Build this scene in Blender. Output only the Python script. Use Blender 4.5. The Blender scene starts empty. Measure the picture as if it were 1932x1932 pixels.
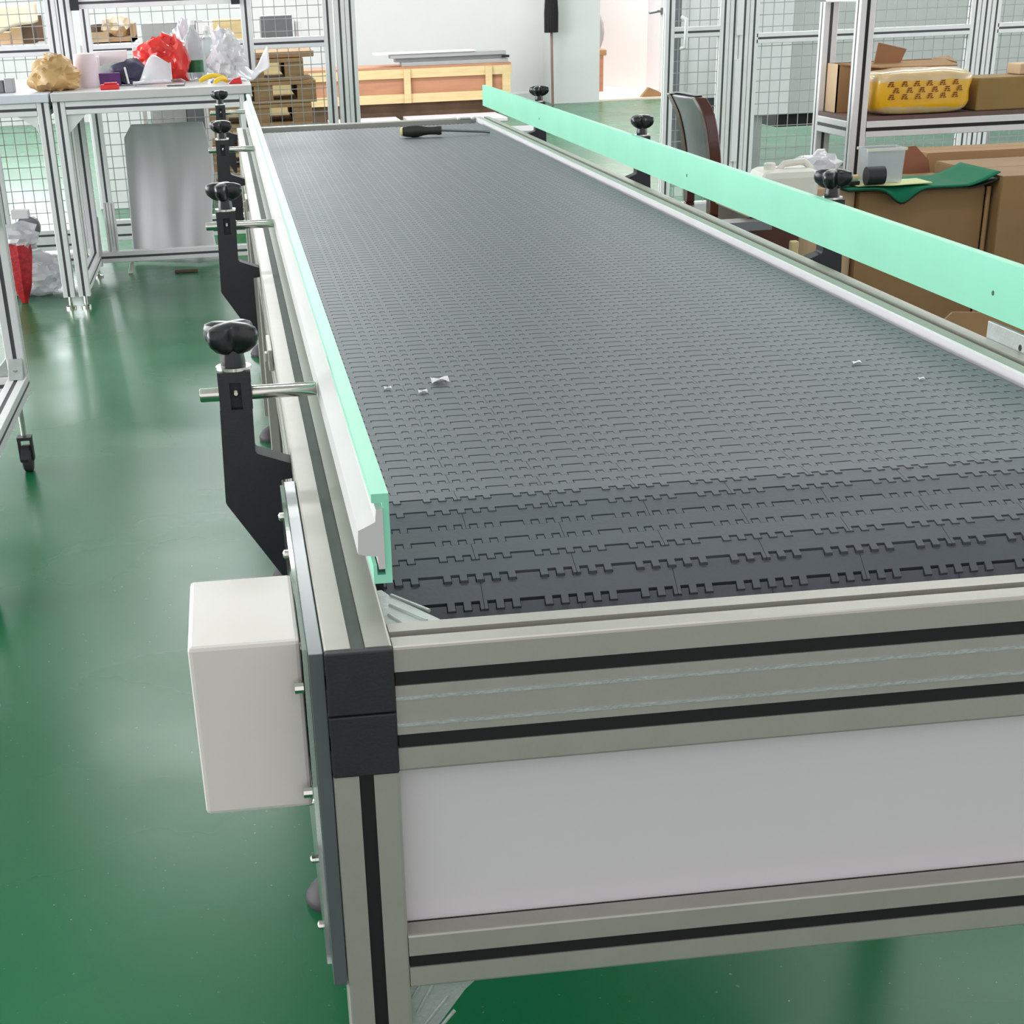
import bpy, bmesh, math, random
from mathutils import Vector, Matrix, noise
random.seed(7)
sc = bpy.context.scene
C = sc.collection

# ------------------------------------------------------------------ camera, world, lights
CAM = (-0.0314, -0.9378, 0.3767); YAW, PITCH, ROLL = 0.1109, 0.4854, -0.0387
F, CX, CY = 2945.2, 835.1, 1526.7            # pixels on a 1932 px frame; off-centre crop => lens shift
def _axes():
    cy, sy, cp, sp = math.cos(YAW), math.sin(YAW), math.cos(PITCH), math.sin(PITCH)
    f = Vector((sy*cp, cy*cp, -sp)); r = Vector((cy, -sy, 0)); u = r.cross(f)
    cr, sr = math.cos(ROLL), math.sin(ROLL)
    return cr*r+sr*u, -sr*r+cr*u, f
AR, AU, AF = _axes()
cd = bpy.data.cameras.new('camera'); cam = bpy.data.objects.new('camera', cd); C.objects.link(cam)
m = Matrix.Identity(4)
for i in range(3): m[i][0] = AR[i]; m[i][1] = AU[i]; m[i][2] = -AF[i]; m[i][3] = CAM[i]
cam.matrix_world = m
cd.sensor_width = 36; cd.lens = 36*F/1932; cd.shift_x = (966-CX)/1932; cd.shift_y = (CY-966)/1932
cd.clip_start = .02; cd.clip_end = 100
sc.camera = cam
def at(px, py, Y=None, Z=None):
    v = AF + AR*((px-CX)/F) - AU*((py-CY)/F); o = Vector(CAM)
    t = (Y-o.y)/v.y if Y is not None else (Z-o.z)/v.z
    return o+v*t

w = bpy.data.worlds.new('world'); sc.world = w; w.use_nodes = True
w.node_tree.nodes['Background'].inputs[0].default_value = (.98, .95, .98, 1)
w.node_tree.nodes['Background'].inputs[1].default_value = 1.2
sc.view_settings.view_transform = 'Standard'; sc.view_settings.look = 'None'
sc.view_settings.exposure = 0.0; sc.view_settings.gamma = 1; sc.view_settings.use_curve_mapping = False
def area(name, loc, rot, sx, sy, power, col=(1, 1, 1)):
    l = bpy.data.lights.new(name, 'AREA'); l.shape = 'RECTANGLE'; l.size = sx; l.size_y = sy; l.energy = power; l.color = col
    o = bpy.data.objects.new(name, l); o.location = loc; o.rotation_euler = rot; C.objects.link(o); return o
FZ = -.70
for k, y in enumerate((8.5, 12.5)):                                   # overhead fill rows added to brighten the back of the hall
    for x in (-4, 0, 4): area('tube_light', (x, y, 2.7), (0, 0, 0), 2.4, .5, 95)
area('tube_light', (3.4, 4.6, 2.7), (0, 0, 0), 2.4, .4, 40)  # overhead fill added to brighten the fenced area on the right
area('tube_light', (.5, .9, 2.9), (0, 0, 0), 2.0, .5, 26)  # overhead fill added to lighten the top faces of the near conveyor
area('window_light', (-7.5, 4.5, 1.0), (0, math.radians(-90), 0), 2.2, 9, 680, (.97, .98, 1))  # daylight of the windows on the left
area('window_light', (9, 4, 1.2), (0, math.radians(90), 0), 2.0, 8, 200, (.97, .98, 1))  # fill added from the right, no known window there
area('doorway_light', (3.95, 16.9, 2.6), (0, 0, 0), .8, .8, 125, (1, .97, .95))

# ------------------------------------------------------------------ materials
def S(r, g, b):
    f = lambda v: ((v/255+.055)/1.055)**2.4 if v/255 > .04045 else v/255/12.92
    return (f(r), f(g), f(b), 1)
def mat(name, col, rough=.5, metal=0, var=.08, vscale=8, bump=0, bscale=60, stretch=(1, 1, 1), coat=0, trans=0, alpha=1, rvar=0, col2=None, detail=4, spec=None, ior=None):
    m = bpy.data.materials.new(name); m.use_nodes = True; nt = m.node_tree; b = nt.nodes['Principled BSDF']
    b.inputs['Roughness'].default_value = rough; b.inputs['Metallic'].default_value = metal
    b.inputs['Coat Weight'].default_value = coat; b.inputs['Transmission Weight'].default_value = trans; b.inputs['Alpha'].default_value = alpha
    if spec is not None: b.inputs['Specular IOR Level'].default_value = spec
    if ior: b.inputs['IOR'].default_value = ior
    tc = nt.nodes.new('ShaderNodeTexCoord'); mp = nt.nodes.new('ShaderNodeMapping'); mp.inputs['Scale'].default_value = stretch
    nt.links.new(tc.outputs['Object'], mp.inputs[0])
    n = nt.nodes.new('ShaderNodeTexNoise'); n.inputs['Scale'].default_value = vscale; n.inputs['Detail'].default_value = detail
    nt.links.new(mp.outputs[0], n.inputs[0])
    cr = nt.nodes.new('ShaderNodeValToRGB'); nt.links.new(n.outputs[0], cr.inputs[0])
    cr.color_ramp.elements[0].position = .3; cr.color_ramp.elements[1].position = .7
    c2 = col2 or tuple(min(1, v*(1+var)) for v in col[:3])+(1,)
    cr.color_ramp.elements[0].color = tuple(v*(1-var) for v in col[:3])+(1,) if not col2 else col; cr.color_ramp.elements[1].color = c2
    nt.links.new(cr.outputs[0], b.inputs['Base Color'])
    if rvar:
        mr = nt.nodes.new('ShaderNodeMapRange'); mr.inputs[3].default_value = max(0, rough-rvar); mr.inputs[4].default_value = rough+rvar
        nt.links.new(n.outputs[0], mr.inputs[0]); nt.links.new(mr.outputs[0], b.inputs['Roughness'])
    if bump:
        n2 = nt.nodes.new('ShaderNodeTexNoise'); n2.inputs['Scale'].default_value = bscale; n2.inputs['Detail'].default_value = 3
        nt.links.new(mp.outputs[0], n2.inputs[0]); bp = nt.nodes.new('ShaderNodeBump'); bp.inputs['Strength'].default_value = bump; bp.inputs['Distance'].default_value = .004
        nt.links.new(n2.outputs[0], bp.inputs['Height']); nt.links.new(bp.outputs[0], b.inputs['Normal'])
    return m
M = {}
M['alu'] = mat('anodised_aluminium', S(176, 172, 165), .42, .4, .03, 30, .03, 400)
M['alu_bg'] = mat('aluminium_profile', S(232, 230, 232), .45, .08, .03, 20)
M['alu_dark'] = mat('shaded_aluminium_plate', S(120, 124, 128), .3, .6, .05, 20)  # dark grey metal of handles, hinges, cabinets and small fittings
M['cap'] = mat('black_nylon_cap', S(38, 38, 42), .55, 0, .12, 60, .08, 500)
M['slotblack'] = mat('black_slot_strip', S(14, 14, 16), .6, 0, .05)
M['strip'] = mat('dark_slot_rubber', S(74, 74, 78), .6, 0, .05)  # dark colour standing in for the shade deep in the slots
M['slotgrey'] = mat('slot_channel_grey', S(96, 102, 96), .6, .1, .08, 30)  # grey that puts the dimness inside the top slots into colour
M['bracket'] = mat('black_bracket_plastic', S(40, 39, 46), .5, 0, .1, 40, .12, 600)
M['knob'] = mat('black_knob_plastic', S(26, 27, 30), .28, 0, .15, 30, .05, 200)
M['steel'] = mat('bright_steel', S(215, 212, 205), .16, 1, .04, 30)
M['belt'] = mat('grey_belt_plastic', S(92, 96, 103), .5, 0, .06, 14, .05, 300, rvar=.05, spec=.35)
M['green'] = mat('mint_green_guide_plastic', S(148, 226, 194), .42, 0, .04, 6, .02, 80)
M['whitealu'] = mat('white_guide_insert', S(206, 204, 202), .45, .1, .03)
M['white'] = mat('white_plastic_cover', S(226, 218, 214), .42, 0, .015, 5)
M['panel'] = mat('white_sheet_panel', S(216, 211, 214), .38, 0, .015, 4)
M['plate'] = mat('polished_grey_plate', S(104, 108, 112), .22, .3, .05, 10)
M['acrylic'] = mat('clear_acrylic', S(236, 240, 238), .05, 0, .01, trans=.85, ior=1.3)
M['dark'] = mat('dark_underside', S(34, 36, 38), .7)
M['rubber'] = mat('dark_rubber', S(62, 56, 62), .6, 0, .1)
M['gusset'] = mat('cast_aluminium', S(188, 192, 190), .45, .5, .08, 50, .15, 300)
M['wall'] = mat('white_plaster', S(232, 228, 230), .8, 0, .03, .8, .05, 30)
M['wallgrey'] = mat('off_white_plaster', S(215, 214, 214), .8, 0, .04, .9, .05, 30)
M['tile'] = mat('white_wall_tile', S(252, 249, 248), .35, 0, .01, 2)
M['pink'] = mat('pale_pinkish_floor_tile', S(236, 216, 206), .35, 0, .05, 2)
M['wood'] = mat('pine_batten', S(214, 190, 142), .7, 0, .1, 5, .1, 60, (1, 8, 8))
M['ply'] = mat('reddish_plywood', S(178, 128, 98), .7, 0, .12, 3, .1, 60, (1, 6, 6))
M['pallet'] = mat('weathered_pallet_wood', S(150, 118, 84), .8, 0, .25, 6, .2, 60, (1, 5, 5))
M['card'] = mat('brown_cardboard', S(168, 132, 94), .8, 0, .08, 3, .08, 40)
M['card2'] = mat('worn_cardboard', S(150, 116, 76), .7, 0, .12, 3, .1, 40)
M['cardlight'] = mat('pale_cardboard', S(206, 176, 142), .8, 0, .06, 3, .08, 40)
M['greysheet'] = mat('grey_paint', S(170, 170, 172), .45, .2, .03)
M['greysheet2'] = mat('light_grey_paint', S(204, 205, 205), .45, .0, .02)
M['whitesheet'] = mat('white_paint', S(235, 233, 236), .4, 0, .02)
M['curtain'] = mat('grey_silver_fabric', S(206, 203, 207), .6, 0, .05, 3)
M['wire'] = mat('galvanised_wire', S(165, 165, 165), .45, .5)
M['red'] = mat('red_film', S(222, 42, 36), .3, 0, .2, 12, .4, 50, coat=.4)
M['redplastic'] = mat('red_plastic', S(205, 40, 48), .35, 0, .08)
M['tanbag'] = mat('tan_plastic_bag', S(188, 152, 100), .5, 0, .2, 10, .4, 40, coat=.1)
M['clearbag'] = mat('milky_plastic_film', S(226, 224, 230), .3, 0, .08, 10, .5, 40, alpha=.72, coat=.4)
M['paper'] = mat('white_paper', S(238, 232, 236), .7, 0, .03)
M['pinkpaper'] = mat('pinkish_tissue_roll', S(226, 208, 216), .8, 0, .04, 6, .2, 50)
M['purple'] = mat('purple_card', S(92, 44, 110), .5, 0, .2, 30)
M['navy'] = mat('dark_violet_pouch', S(64, 58, 86), .4, 0, .25, 18, .3, 30)
M['yellow'] = mat('yellow_plastic', S(238, 196, 30), .4, 0, .1, 20)
M['blue'] = mat('blue_plastic', S(90, 128, 205), .4)
M['pet'] = mat('clear_bottle_plastic', S(232, 238, 240), .08, 0, .02, trans=.8, ior=1.25)
M['label'] = mat('green_bottle_label', S(38, 110, 66), .4, 0, .25, 40)
M['chairwood'] = mat('dark_red_lacquered_wood', S(74, 30, 22), .3, 0, .2, 12, coat=.4)
M['chairpad'] = mat('grey_leather', S(96, 98, 100), .4, 0, .06, 20, .15, 150)
M['matgreen'] = mat('green_rubber_mat', S(18, 112, 80), .75, 0, .06, 8, spec=.2)
M['matblack'] = mat('black_mat_underside', S(22, 20, 20), .6)
M['tub'] = mat('frosted_tub_plastic', S(210, 214, 220), .3, 0, .03, trans=.4, alpha=.5)
M['jug'] = mat('milky_jug_plastic', S(226, 222, 212), .4, 0, .03)
M['bristle'] = mat('black_mop_fibres', S(30, 26, 30), .9, 0, .3, 60, .6, 120)
M['stick'] = mat('brown_stick', S(140, 112, 100), .5)
M['shelfboard'] = mat('dark_brown_board', S(110, 84, 78), .6, 0, .1)
M['tarp'] = mat('cream_tarpaulin', S(232, 216, 190), .7, 0, .08, 3, .4, 8)
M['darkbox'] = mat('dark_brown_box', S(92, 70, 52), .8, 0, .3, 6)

def floor_mat():
    m = mat('green_epoxy_floor', S(24, 92, 56), .13, 0, .1, 1.2, 0, rvar=.0, spec=.26)
    nt = m.node_tree; b = nt.nodes['Principled BSDF']
    tc = nt.nodes.new('ShaderNodeTexCoord')
    n1 = nt.nodes.new('ShaderNodeTexNoise'); n1.inputs['Scale'].default_value = .9; n1.inputs['Detail'].default_value = 6
    n2 = nt.nodes.new('ShaderNodeTexNoise'); n2.inputs['Scale'].default_value = 2.5; n2.inputs['Detail'].default_value = 3
    n3 = nt.nodes.new('ShaderNodeTexNoise'); n3.inputs['Scale'].default_value = 150; n3.inputs['Detail'].default_value = 2
    for n in (n1, n2, n3): nt.links.new(tc.outputs['Object'], n.inputs[0])
    cr = nt.nodes.new('ShaderNodeValToRGB'); nt.links.new(n1.outputs[0], cr.inputs[0])
    cr.color_ramp.elements[0].position = .25; cr.color_ramp.elements[0].color = S(12, 92, 54)
    cr.color_ramp.elements[1].position = .75; cr.color_ramp.elements[1].color = S(30, 110, 70)
    sp = nt.nodes.new('ShaderNodeValToRGB'); nt.links.new(n3.outputs[0], sp.inputs[0])
    sp.color_ramp.elements[0].position = .73; sp.color_ramp.elements[0].color = (0, 0, 0, 1); sp.color_ramp.elements[1].position = .76; sp.color_ramp.elements[1].color = (.5, .5, .5, 1)
    mx = nt.nodes.new('ShaderNodeMixRGB'); nt.links.new(sp.outputs[0], mx.inputs[0]); nt.links.new(cr.outputs[0], mx.inputs[1]); mx.inputs[2].default_value = S(150, 170, 140)
    nt.links.new(mx.outputs[0], b.inputs['Base Color'])
    mr = nt.nodes.new('ShaderNodeMapRange'); mr.inputs[3].default_value = .16; mr.inputs[4].default_value = .36; nt.links.new(n2.outputs[0], mr.inputs[0]); nt.links.new(mr.outputs[0], b.inputs['Roughness'])
    bp = nt.nodes.new('ShaderNodeBump'); bp.inputs['Strength'].default_value = .05; bp.inputs['Distance'].default_value = .01
    n4 = nt.nodes.new('ShaderNodeTexNoise'); n4.inputs['Scale'].default_value = 6; nt.links.new(tc.outputs['Object'], n4.inputs[0]); nt.links.new(n4.outputs[0], bp.inputs['Height']); nt.links.new(bp.outputs[0], b.inputs['Normal'])
    return m
M['floor'] = floor_mat()

# ------------------------------------------------------------------ mesh helpers
class MB:
    def __init__(s): s.v = []; s.f = []
    def add(s, vs, fs):
        n = len(s.v); s.v += [tuple(q) for q in vs]; s.f += [tuple(i+n for i in f) for f in fs]; return s
    def box(s, x0, x1, y0, y1, z0, z1):
        x0, x1 = sorted((x0, x1)); y0, y1 = sorted((y0, y1)); z0, z1 = sorted((z0, z1))
        return s.add([(x0, y0, z0), (x1, y0, z0), (x1, y1, z0), (x0, y1, z0), (x0, y0, z1), (x1, y0, z1), (x1, y1, z1), (x0, y1, z1)],
                     [(0, 3, 2, 1), (4, 5, 6, 7), (0, 1, 5, 4), (1, 2, 6, 5), (2, 3, 7, 6), (3, 0, 4, 7)])
    def prism(s, poly, ax, a, b, caps=True):
        if ax == 'x': g = lambda p, t: (t, p[0], p[1])
        elif ax == 'y': g = lambda p, t: (p[0], t, p[1])
        else: g = lambda p, t: (p[0], p[1], t)
        n = len(poly); vs = [g(p, a) for p in poly]+[g(p, b) for p in poly]
        fs = [(i, (i+1) % n, n+(i+1) % n, n+i) for i in range(n)]
        if caps: fs += [tuple(range(n))[::-1], tuple(range(n, 2*n))]
        return s.add(vs, fs)
    def tube(s, pts, r, n=10, cap=True):
        pts = [Vector(p) for p in pts]; rs = r if isinstance(r, (list, tuple)) else [r]*len(pts); vs = []; fs = []
        d0 = (pts[1]-pts[0]).normalized(); up = Vector((0, 0, 1)) if abs(d0.z) < .9 else Vector((1, 0, 0)); a = d0.cross(up).normalized()
        for i, p in enumerate(pts):
            d = (pts[min(i+1, len(pts)-1)]-pts[max(i-1, 0)]).normalized(); a = (a-d*a.dot(d)).normalized(); b = d.cross(a)
            for k in range(n):
                t = 2*math.pi*k/n; vs.append(p+(a*math.cos(t)+b*math.sin(t))*rs[i])
        for i in range(len(pts)-1):
            for k in range(n): fs.append((i*n+k, i*n+(k+1) % n, (i+1)*n+(k+1) % n, (i+1)*n+k))
        if cap: fs += [tuple(range(n))[::-1], tuple(range((len(pts)-1)*n, len(pts)*n))]
        return s.add(vs, fs)
    def lathe(s, prof, c, ax='z', n=20, lobes=0, amp=0, rot=0):
        c = Vector(c); vs = []; fs = []
        for r, h in prof:
            for k in range(n):
                t = 2*math.pi*k/n; rr = r*(1+amp*math.cos(lobes*(t-rot))) if lobes else r
                a, b = rr*math.cos(t), rr*math.sin(t)
                vs.append(c+Vector({'z': (a, b, h), 'x': (h, a, b), 'y': (b, h, a)}[ax]))
        for i in range(len(prof)-1):
            for k in range(n): fs.append((i*n+k, i*n+(k+1) % n, (i+1)*n+(k+1) % n, (i+1)*n+k))
        fs += [tuple(range(n))[::-1], tuple(range((len(prof)-1)*n, len(prof)*n))]
        return s.add(vs, fs)
    def blob(s, c, rad, seed=0, amp=.2, sub=3, freq=2., flat=True, power=1., crease=0):
        bm = bmesh.new(); bmesh.ops.create_icosphere(bm, subdivisions=sub, radius=1)
        vs = []
        for v in bm.verts:
            p = v.co.copy()
            if power != 1: p = Vector([math.copysign(abs(q)**power, q) for q in p])
            d = 1+amp*noise.noise(p*freq+Vector((seed*7.1, seed, -seed)))
            if crease: d += crease*(abs(noise.noise(p*freq*2.7+Vector((seed, 3, 9))))-.2)
            q = Vector((p.x*rad[0], p.y*rad[1], p.z*rad[2]))*d
            if flat: q.z = max(q.z, -rad[2]*.82)
            vs.append(q+Vector(c))
        fs = [tuple(v.index for v in f.verts) for f in bm.faces]; bm.free()
        return s.add(vs, fs)
    def grid(s, fn, nu, nv, th=0):
        vs = [fn(i/nu, j/nv) for j in range(nv+1) for i in range(nu+1)]; W = nu+1
        fs = [(j*W+i, j*W+i+1, (j+1)*W+i+1, (j+1)*W+i) for j in range(nv) for i in range(nu)]
        return s.add(vs, fs)
def wl(o): return Vector(o.get('_wl', (0, 0, 0)))
WL = {}
def link(name, mb, material, parent=None, smooth=0, bevel=0, kind=None, label=None, solid=0, keep=False):
    me = bpy.data.meshes.new(name)
    xs = list(zip(*mb.v)); c = Vector(((min(xs[0])+max(xs[0]))/2, (min(xs[1])+max(xs[1]))/2, min(xs[2])))
    me.from_pydata([tuple(Vector(v)-c) for v in mb.v], [], mb.f)
    bm = bmesh.new(); bm.from_mesh(me); bmesh.ops.recalc_face_normals(bm, faces=bm.faces) if not keep else None; bm.to_mesh(me); bm.free()
    me.materials.append(material)
    if smooth:
        me.shade_smooth(); me.set_sharp_from_angle(angle=math.radians(smooth))
    o = bpy.data.objects.new(name, me); C.objects.link(o); WL[o] = c
    if parent: o.parent = parent; o.location = c-WL[parent]
    else: o.location = c
    if solid:
        sm = o.modifiers.new('solid', 'SOLIDIFY'); sm.thickness = solid; sm.offset = 0
    if bevel:
        bv = o.modifiers.new('bevel', 'BEVEL'); bv.width = bevel; bv.segments = 2; bv.limit_method = 'ANGLE'; bv.angle_limit = math.radians(50)
    if kind: o['kind'] = kind
    if label: o['label'] = label
    if parent and material is M.get('alu_bg') and getattr(mb, 'bars', None): link('slot_strip', slot_shade_strips(mb), M['strip'], o, label='dark slot strips')
    return o
def thing(name, loc, label, cat, group=None):
    o = bpy.data.objects.new(name, None); C.objects.link(o); o.location = loc; WL[o] = Vector(loc); o.empty_display_size = .05
    o['label'] = label; o['category'] = cat
    if group: o['group'] = group
    return o
def tag(o, label, cat, group=None):
    o['label'] = label; o['category'] = cat
    if group: o['group'] = group
    return o
def copyp(src, parent, loc, name=None):
    c = src.copy(); C.objects.link(c); c.parent = parent; c.location = loc
    return c

def prof(w, h, sl, s=.045):
    """aluminium T-slot cross-section, w x h, sl = set of faces with slots ('b','r','t','l')"""
    o, lip, ww, dp, r = s*.11, s*.1, s*.22, s*.28, s*.045
    def face(L):                                      # 1-D run along a face: list of (t, depth)
        n = round(L/s); out = []
        for k in range(n):
            c = s*(k+.5); out += [(c-o, 0), (c-o, lip), (c-ww, lip), (c-ww, dp), (c+ww, dp), (c+ww, lip), (c+o, lip), (c+o, 0)]
        return out
    P = []
    P += [(r, 0)]+([(t, d) for t, d in face(w)] if 'b' in sl else [])+[(w-r, 0), (w-.3*r, .3*r)]
    P += [(w, r)]+([(w-d, t) for t, d in face(h)] if 'r' in sl else [])+[(w, h-r), (w-.3*r, h-.3*r)]
    P += [(w-r, h)]+([(w-t, h-d) for t, d in face(w)] if 't' in sl else [])+[(r, h), (.3*r, h-.3*r)]
    P += [(0, h-r)]+([(d, h-t) for t, d in face(h)] if 'l' in sl else [])+[(0, r), (.3*r, .3*r)]
    return P
def bar(mb, ax, a, b, u0, v0, w=.045, h=.045, sl='brtl', s=.045):
    """profile bar along axis ax; (u0,v0) = lower corner in the cross plane (x:(y,z) y:(x,z) z:(x,y))"""
    if sl and s == .045: mb.bars = getattr(mb, 'bars', [])+[(ax, a, b, u0, v0, w, h)]
    return mb.prism([(u0+p, v0+q) for p, q in prof(w, h, sl, s)], ax, a, b)
def slot_shade_strips(mb):
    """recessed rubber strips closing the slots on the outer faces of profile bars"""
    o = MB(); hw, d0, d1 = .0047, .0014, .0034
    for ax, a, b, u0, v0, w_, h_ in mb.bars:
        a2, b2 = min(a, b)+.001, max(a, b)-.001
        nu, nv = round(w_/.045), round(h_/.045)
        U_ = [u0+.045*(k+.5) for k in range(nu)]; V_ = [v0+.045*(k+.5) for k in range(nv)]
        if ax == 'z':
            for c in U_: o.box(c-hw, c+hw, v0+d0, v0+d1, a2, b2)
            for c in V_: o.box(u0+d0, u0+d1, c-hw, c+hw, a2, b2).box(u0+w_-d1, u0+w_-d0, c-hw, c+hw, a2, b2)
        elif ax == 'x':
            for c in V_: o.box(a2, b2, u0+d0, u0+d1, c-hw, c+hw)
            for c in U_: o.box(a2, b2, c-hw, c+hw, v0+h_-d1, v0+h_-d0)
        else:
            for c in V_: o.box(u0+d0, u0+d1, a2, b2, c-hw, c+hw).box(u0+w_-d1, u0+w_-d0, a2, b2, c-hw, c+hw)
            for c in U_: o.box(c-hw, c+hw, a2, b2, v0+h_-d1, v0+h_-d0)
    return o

# ------------------------------------------------------------------ the setting
def struct(name, mb, m, parent=None, **k):
    o = link(name, mb, m, parent, **k)
    if not parent: o['kind'] = 'structure'
    return o
struct('floor', MB().box(-14, 16, -4, 24, FZ-.1, FZ), M['floor'])
struct('ceiling', MB().box(-9, 10, -3.6, 24, 3.2, 3.3), M['wall'])
YB = 16.2
wb = MB().box(-14, 3.19, YB, YB+.25, FZ, 3.2); struct('wall_back', wb, M['wall'])
pl = MB().box(3.19, 3.66, 15.72, YB+.25, FZ, 3.2); struct('wall_pillar', pl, M['wallgrey'])
struct('wall_right', MB().box(4.62, 16, 15.72, 15.95, FZ, 3.2), M['whitesheet'])
struct('baseboard_back', MB().box(-14, 3.19, YB-.012, YB, FZ, FZ+.08), M['wallgrey'])
# lit window strip high on the back wall: bright daylight that the glossy floor mirrors
def glow(name, col, st):
    m = bpy.data.materials.new(name); m.use_nodes = True; b = m.node_tree.nodes['Principled BSDF']
    b.inputs['Base Color'].default_value = (0, 0, 0, 1); b.inputs['Emission Color'].default_value = col; b.inputs['Emission Strength'].default_value = st; return m
M['sky'] = glow('bright_daylight_pane', (.95, .97, 1, 1), 10)
for i, x0 in enumerate((-9.5, -6.6, -3.7, -.8)):
    f = MB(); z0, z1 = .75, 2.5; x1 = x0+2.2
    f.box(x0, x1, YB-.05, YB-.001, z0-.06, z0).box(x0, x1, YB-.05, YB-.001, z1, z1+.06).box(x0-.06, x0, YB-.05, YB-.001, z0-.06, z1+.06).box(x1, x1+.06, YB-.05, YB-.001, z0-.06, z1+.06)
    f.box((x0+x1)/2-.03, (x0+x1)/2+.03, YB-.05, YB-.001, z0, z1)
    wo = struct('window_%d' % (i+1), f, M['whitesheet'])
    for a, b in ((x0, (x0+x1)/2-.03), ((x0+x1)/2+.03, x1)): link('pane', MB().box(a, b, YB-.02, YB-.004, z0, z1), M['sky'], wo)

# room beyond the doorway
struct('floor_passage', MB().box(3.3, 6.0, 15.75, 20, FZ, FZ+.015), M['pink'])
a = at(1150, 168, Z=FZ); 
struct('wall_passage', MB().prism([(3.6, 19.6), (4.62, 16.6), (4.74, 16.64), (3.72, 19.7)], 'z', FZ, 3.0), M['tile'])
struct('wall_passage_end', MB().box(2.6, 3.74, 19.4, 19.6, FZ, 3.0), M['tile'])
d = MB().box(4.44, 4.50, 15.70, 15.98, FZ, 2.4).box(4.50, 4.62, 15.66, 15.98, FZ, 2.4)
do = struct('door_1', d, M['whitesheet'])
link('door_leaf', MB().box(4.33, 4.37, 15.98, 16.5, FZ+.03, 2.3), M['whitesheet'], do)
pz = at(1232, 22, Y=15.9)
hh = MB().tube([(4.34, 15.97, pz.z), (4.28, 15.93, pz.z)], .012).tube([(4.28, 15.93, pz.z), (4.20, 15.93, pz.z-.01)], .013)
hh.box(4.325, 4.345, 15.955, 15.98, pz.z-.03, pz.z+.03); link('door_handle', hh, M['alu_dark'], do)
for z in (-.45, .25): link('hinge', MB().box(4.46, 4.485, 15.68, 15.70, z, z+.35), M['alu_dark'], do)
tag(link('door_wedge', MB().prism([(4.12, FZ+.015), (4.36, FZ+.015), (4.3, FZ+.06), (4.2, FZ+.10)], 'y', 15.85, 15.93), M['card2']), 'small brown wedge on the floor at the foot of the open door', 'door stop')
# timber leaning inside the doorway
bn = thing('round_stool', (3.85, 17.2, FZ+.015), 'brown stool with a round grey top standing inside the doorway', 'stool')
q = at(1138, 60, Y=17.2)
link('backrest', MB().lathe([(.30, 0), (.32, .02), (.30, .05)], (3.72, 17.2, q.z), 'y', 24), M['greysheet'], bn)
link('post', MB().box(3.68, 3.78, 17.15, 17.25, FZ+.2, q.z), M['ply'], bn)
link('seat', MB().box(3.6, 4.02, 17.0, 17.4, FZ+.36, FZ+.42), M['card'], bn, bevel=.01)
for x, y in ((3.66, 17.05), (3.96, 17.05), (3.66, 17.35), (3.96, 17.35)): link('leg', MB().box(x-.03, x+.03, y-.03, y+.03, FZ+.015, FZ+.36), M['ply'], bn)

# ------------------------------------------------------------------ THE CONVEYOR
W = .045; L = 4.47; XR = .808
cv = thing('belt_conveyor', (.404, 2.2, FZ), 'long grey modular belt conveyor on an aluminium frame with mint green side guides', 'conveyor')
link('side_rail', bar(MB(), 'y', .004, L, 0, -.09, W, .09), M['alu'], cv)
link('side_rail', bar(MB(), 'y', .004, L, XR-W, -.09, W, .09), M['alu'], cv)
link('end_beam', bar(MB(), 'x', W, XR-W, 0, -.09, W, .09), M['alu'], cv, label='near end beam with two black slots')
link('end_beam', bar(MB(), 'x', W, XR-W, L-W, -.09, W, .09), M['alu'], cv)
lb = link('lower_beam', bar(MB(), 'x', W, XR-W, 0, -.265), M['alu'], cv)
for x in (0, XR-W): link('slot_channel', MB().box(x+.0177, x+.0273, .0045, L, -.0065, -.0048), M['slotgrey'], cv, label='dull grey slot channel')  # strips laid in the top slots to paint their inner shade
for y in (0, L-W): link('slot_channel', MB().box(W+.0005, XR-W-.0005, y+.0177, y+.0273, -.0065, -.0048), M['slotgrey'], cv, label='dull grey slot channel')
# two fine raised ridges between the slots of the near beam
for z in (-.0362, -.0553): link('ridge', MB().box(W, XR-W, -.0007, .0002, z-.0013, z+.0013), M['gusset'], cv)
for z, hh_ in ((-.0225, .0098), (-.0675, .0098), (-.2425, .0098)):
    link('slot_cover', MB().box(W+.0005, XR-W, .0012, .0045, z-hh_/2, z+hh_/2), M['slotblack'], cv, label='black slot cover strip')
link('slot_cover', MB().box(.0176, .0274, .0012, .0045, -.62, -.0905), M['slotblack'], cv)
for x in (0, XR-W):
    for z in (-.045, -.09): link('end_cap', MB().box(x+.0003, x+W-.0003, -.003, .004, z+.0005, z+.0448), M['cap'], cv, bevel=.0012, label='black square end cap')
link('front_panel', MB().box(W+.001, XR-W-.001, .0205, .0235, -.2205, -.0895), M['panel'], cv, label='white recessed front panel')
legs = []
for i, y in enumerate((0, .84, 2.15, 3.3, L-W)):
    for x in (0, XR-W):
        lg = link('leg', bar(MB(), 'z', -.632, -.0902, x, y), M['alu'], cv)
        ft = MB().lathe([(.040, 0), (.042, .006), (.040, .012), (.032, .024), (.018, .034), (.012, .037)], (x+W/2, y+W/2, FZ), n=24)
        link('foot', ft, M['rubber'], lg, smooth=50, label='dark rubber levelling foot')
        link('foot_stem', MB().tube([(x+W/2, y+W/2, FZ+.036), (x+W/2, y+W/2, -.632)], .006).lathe([(.011, 0), (.011, .008)], (x+W/2, y+W/2, FZ+.045), n=6), M['steel'], lg)
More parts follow.
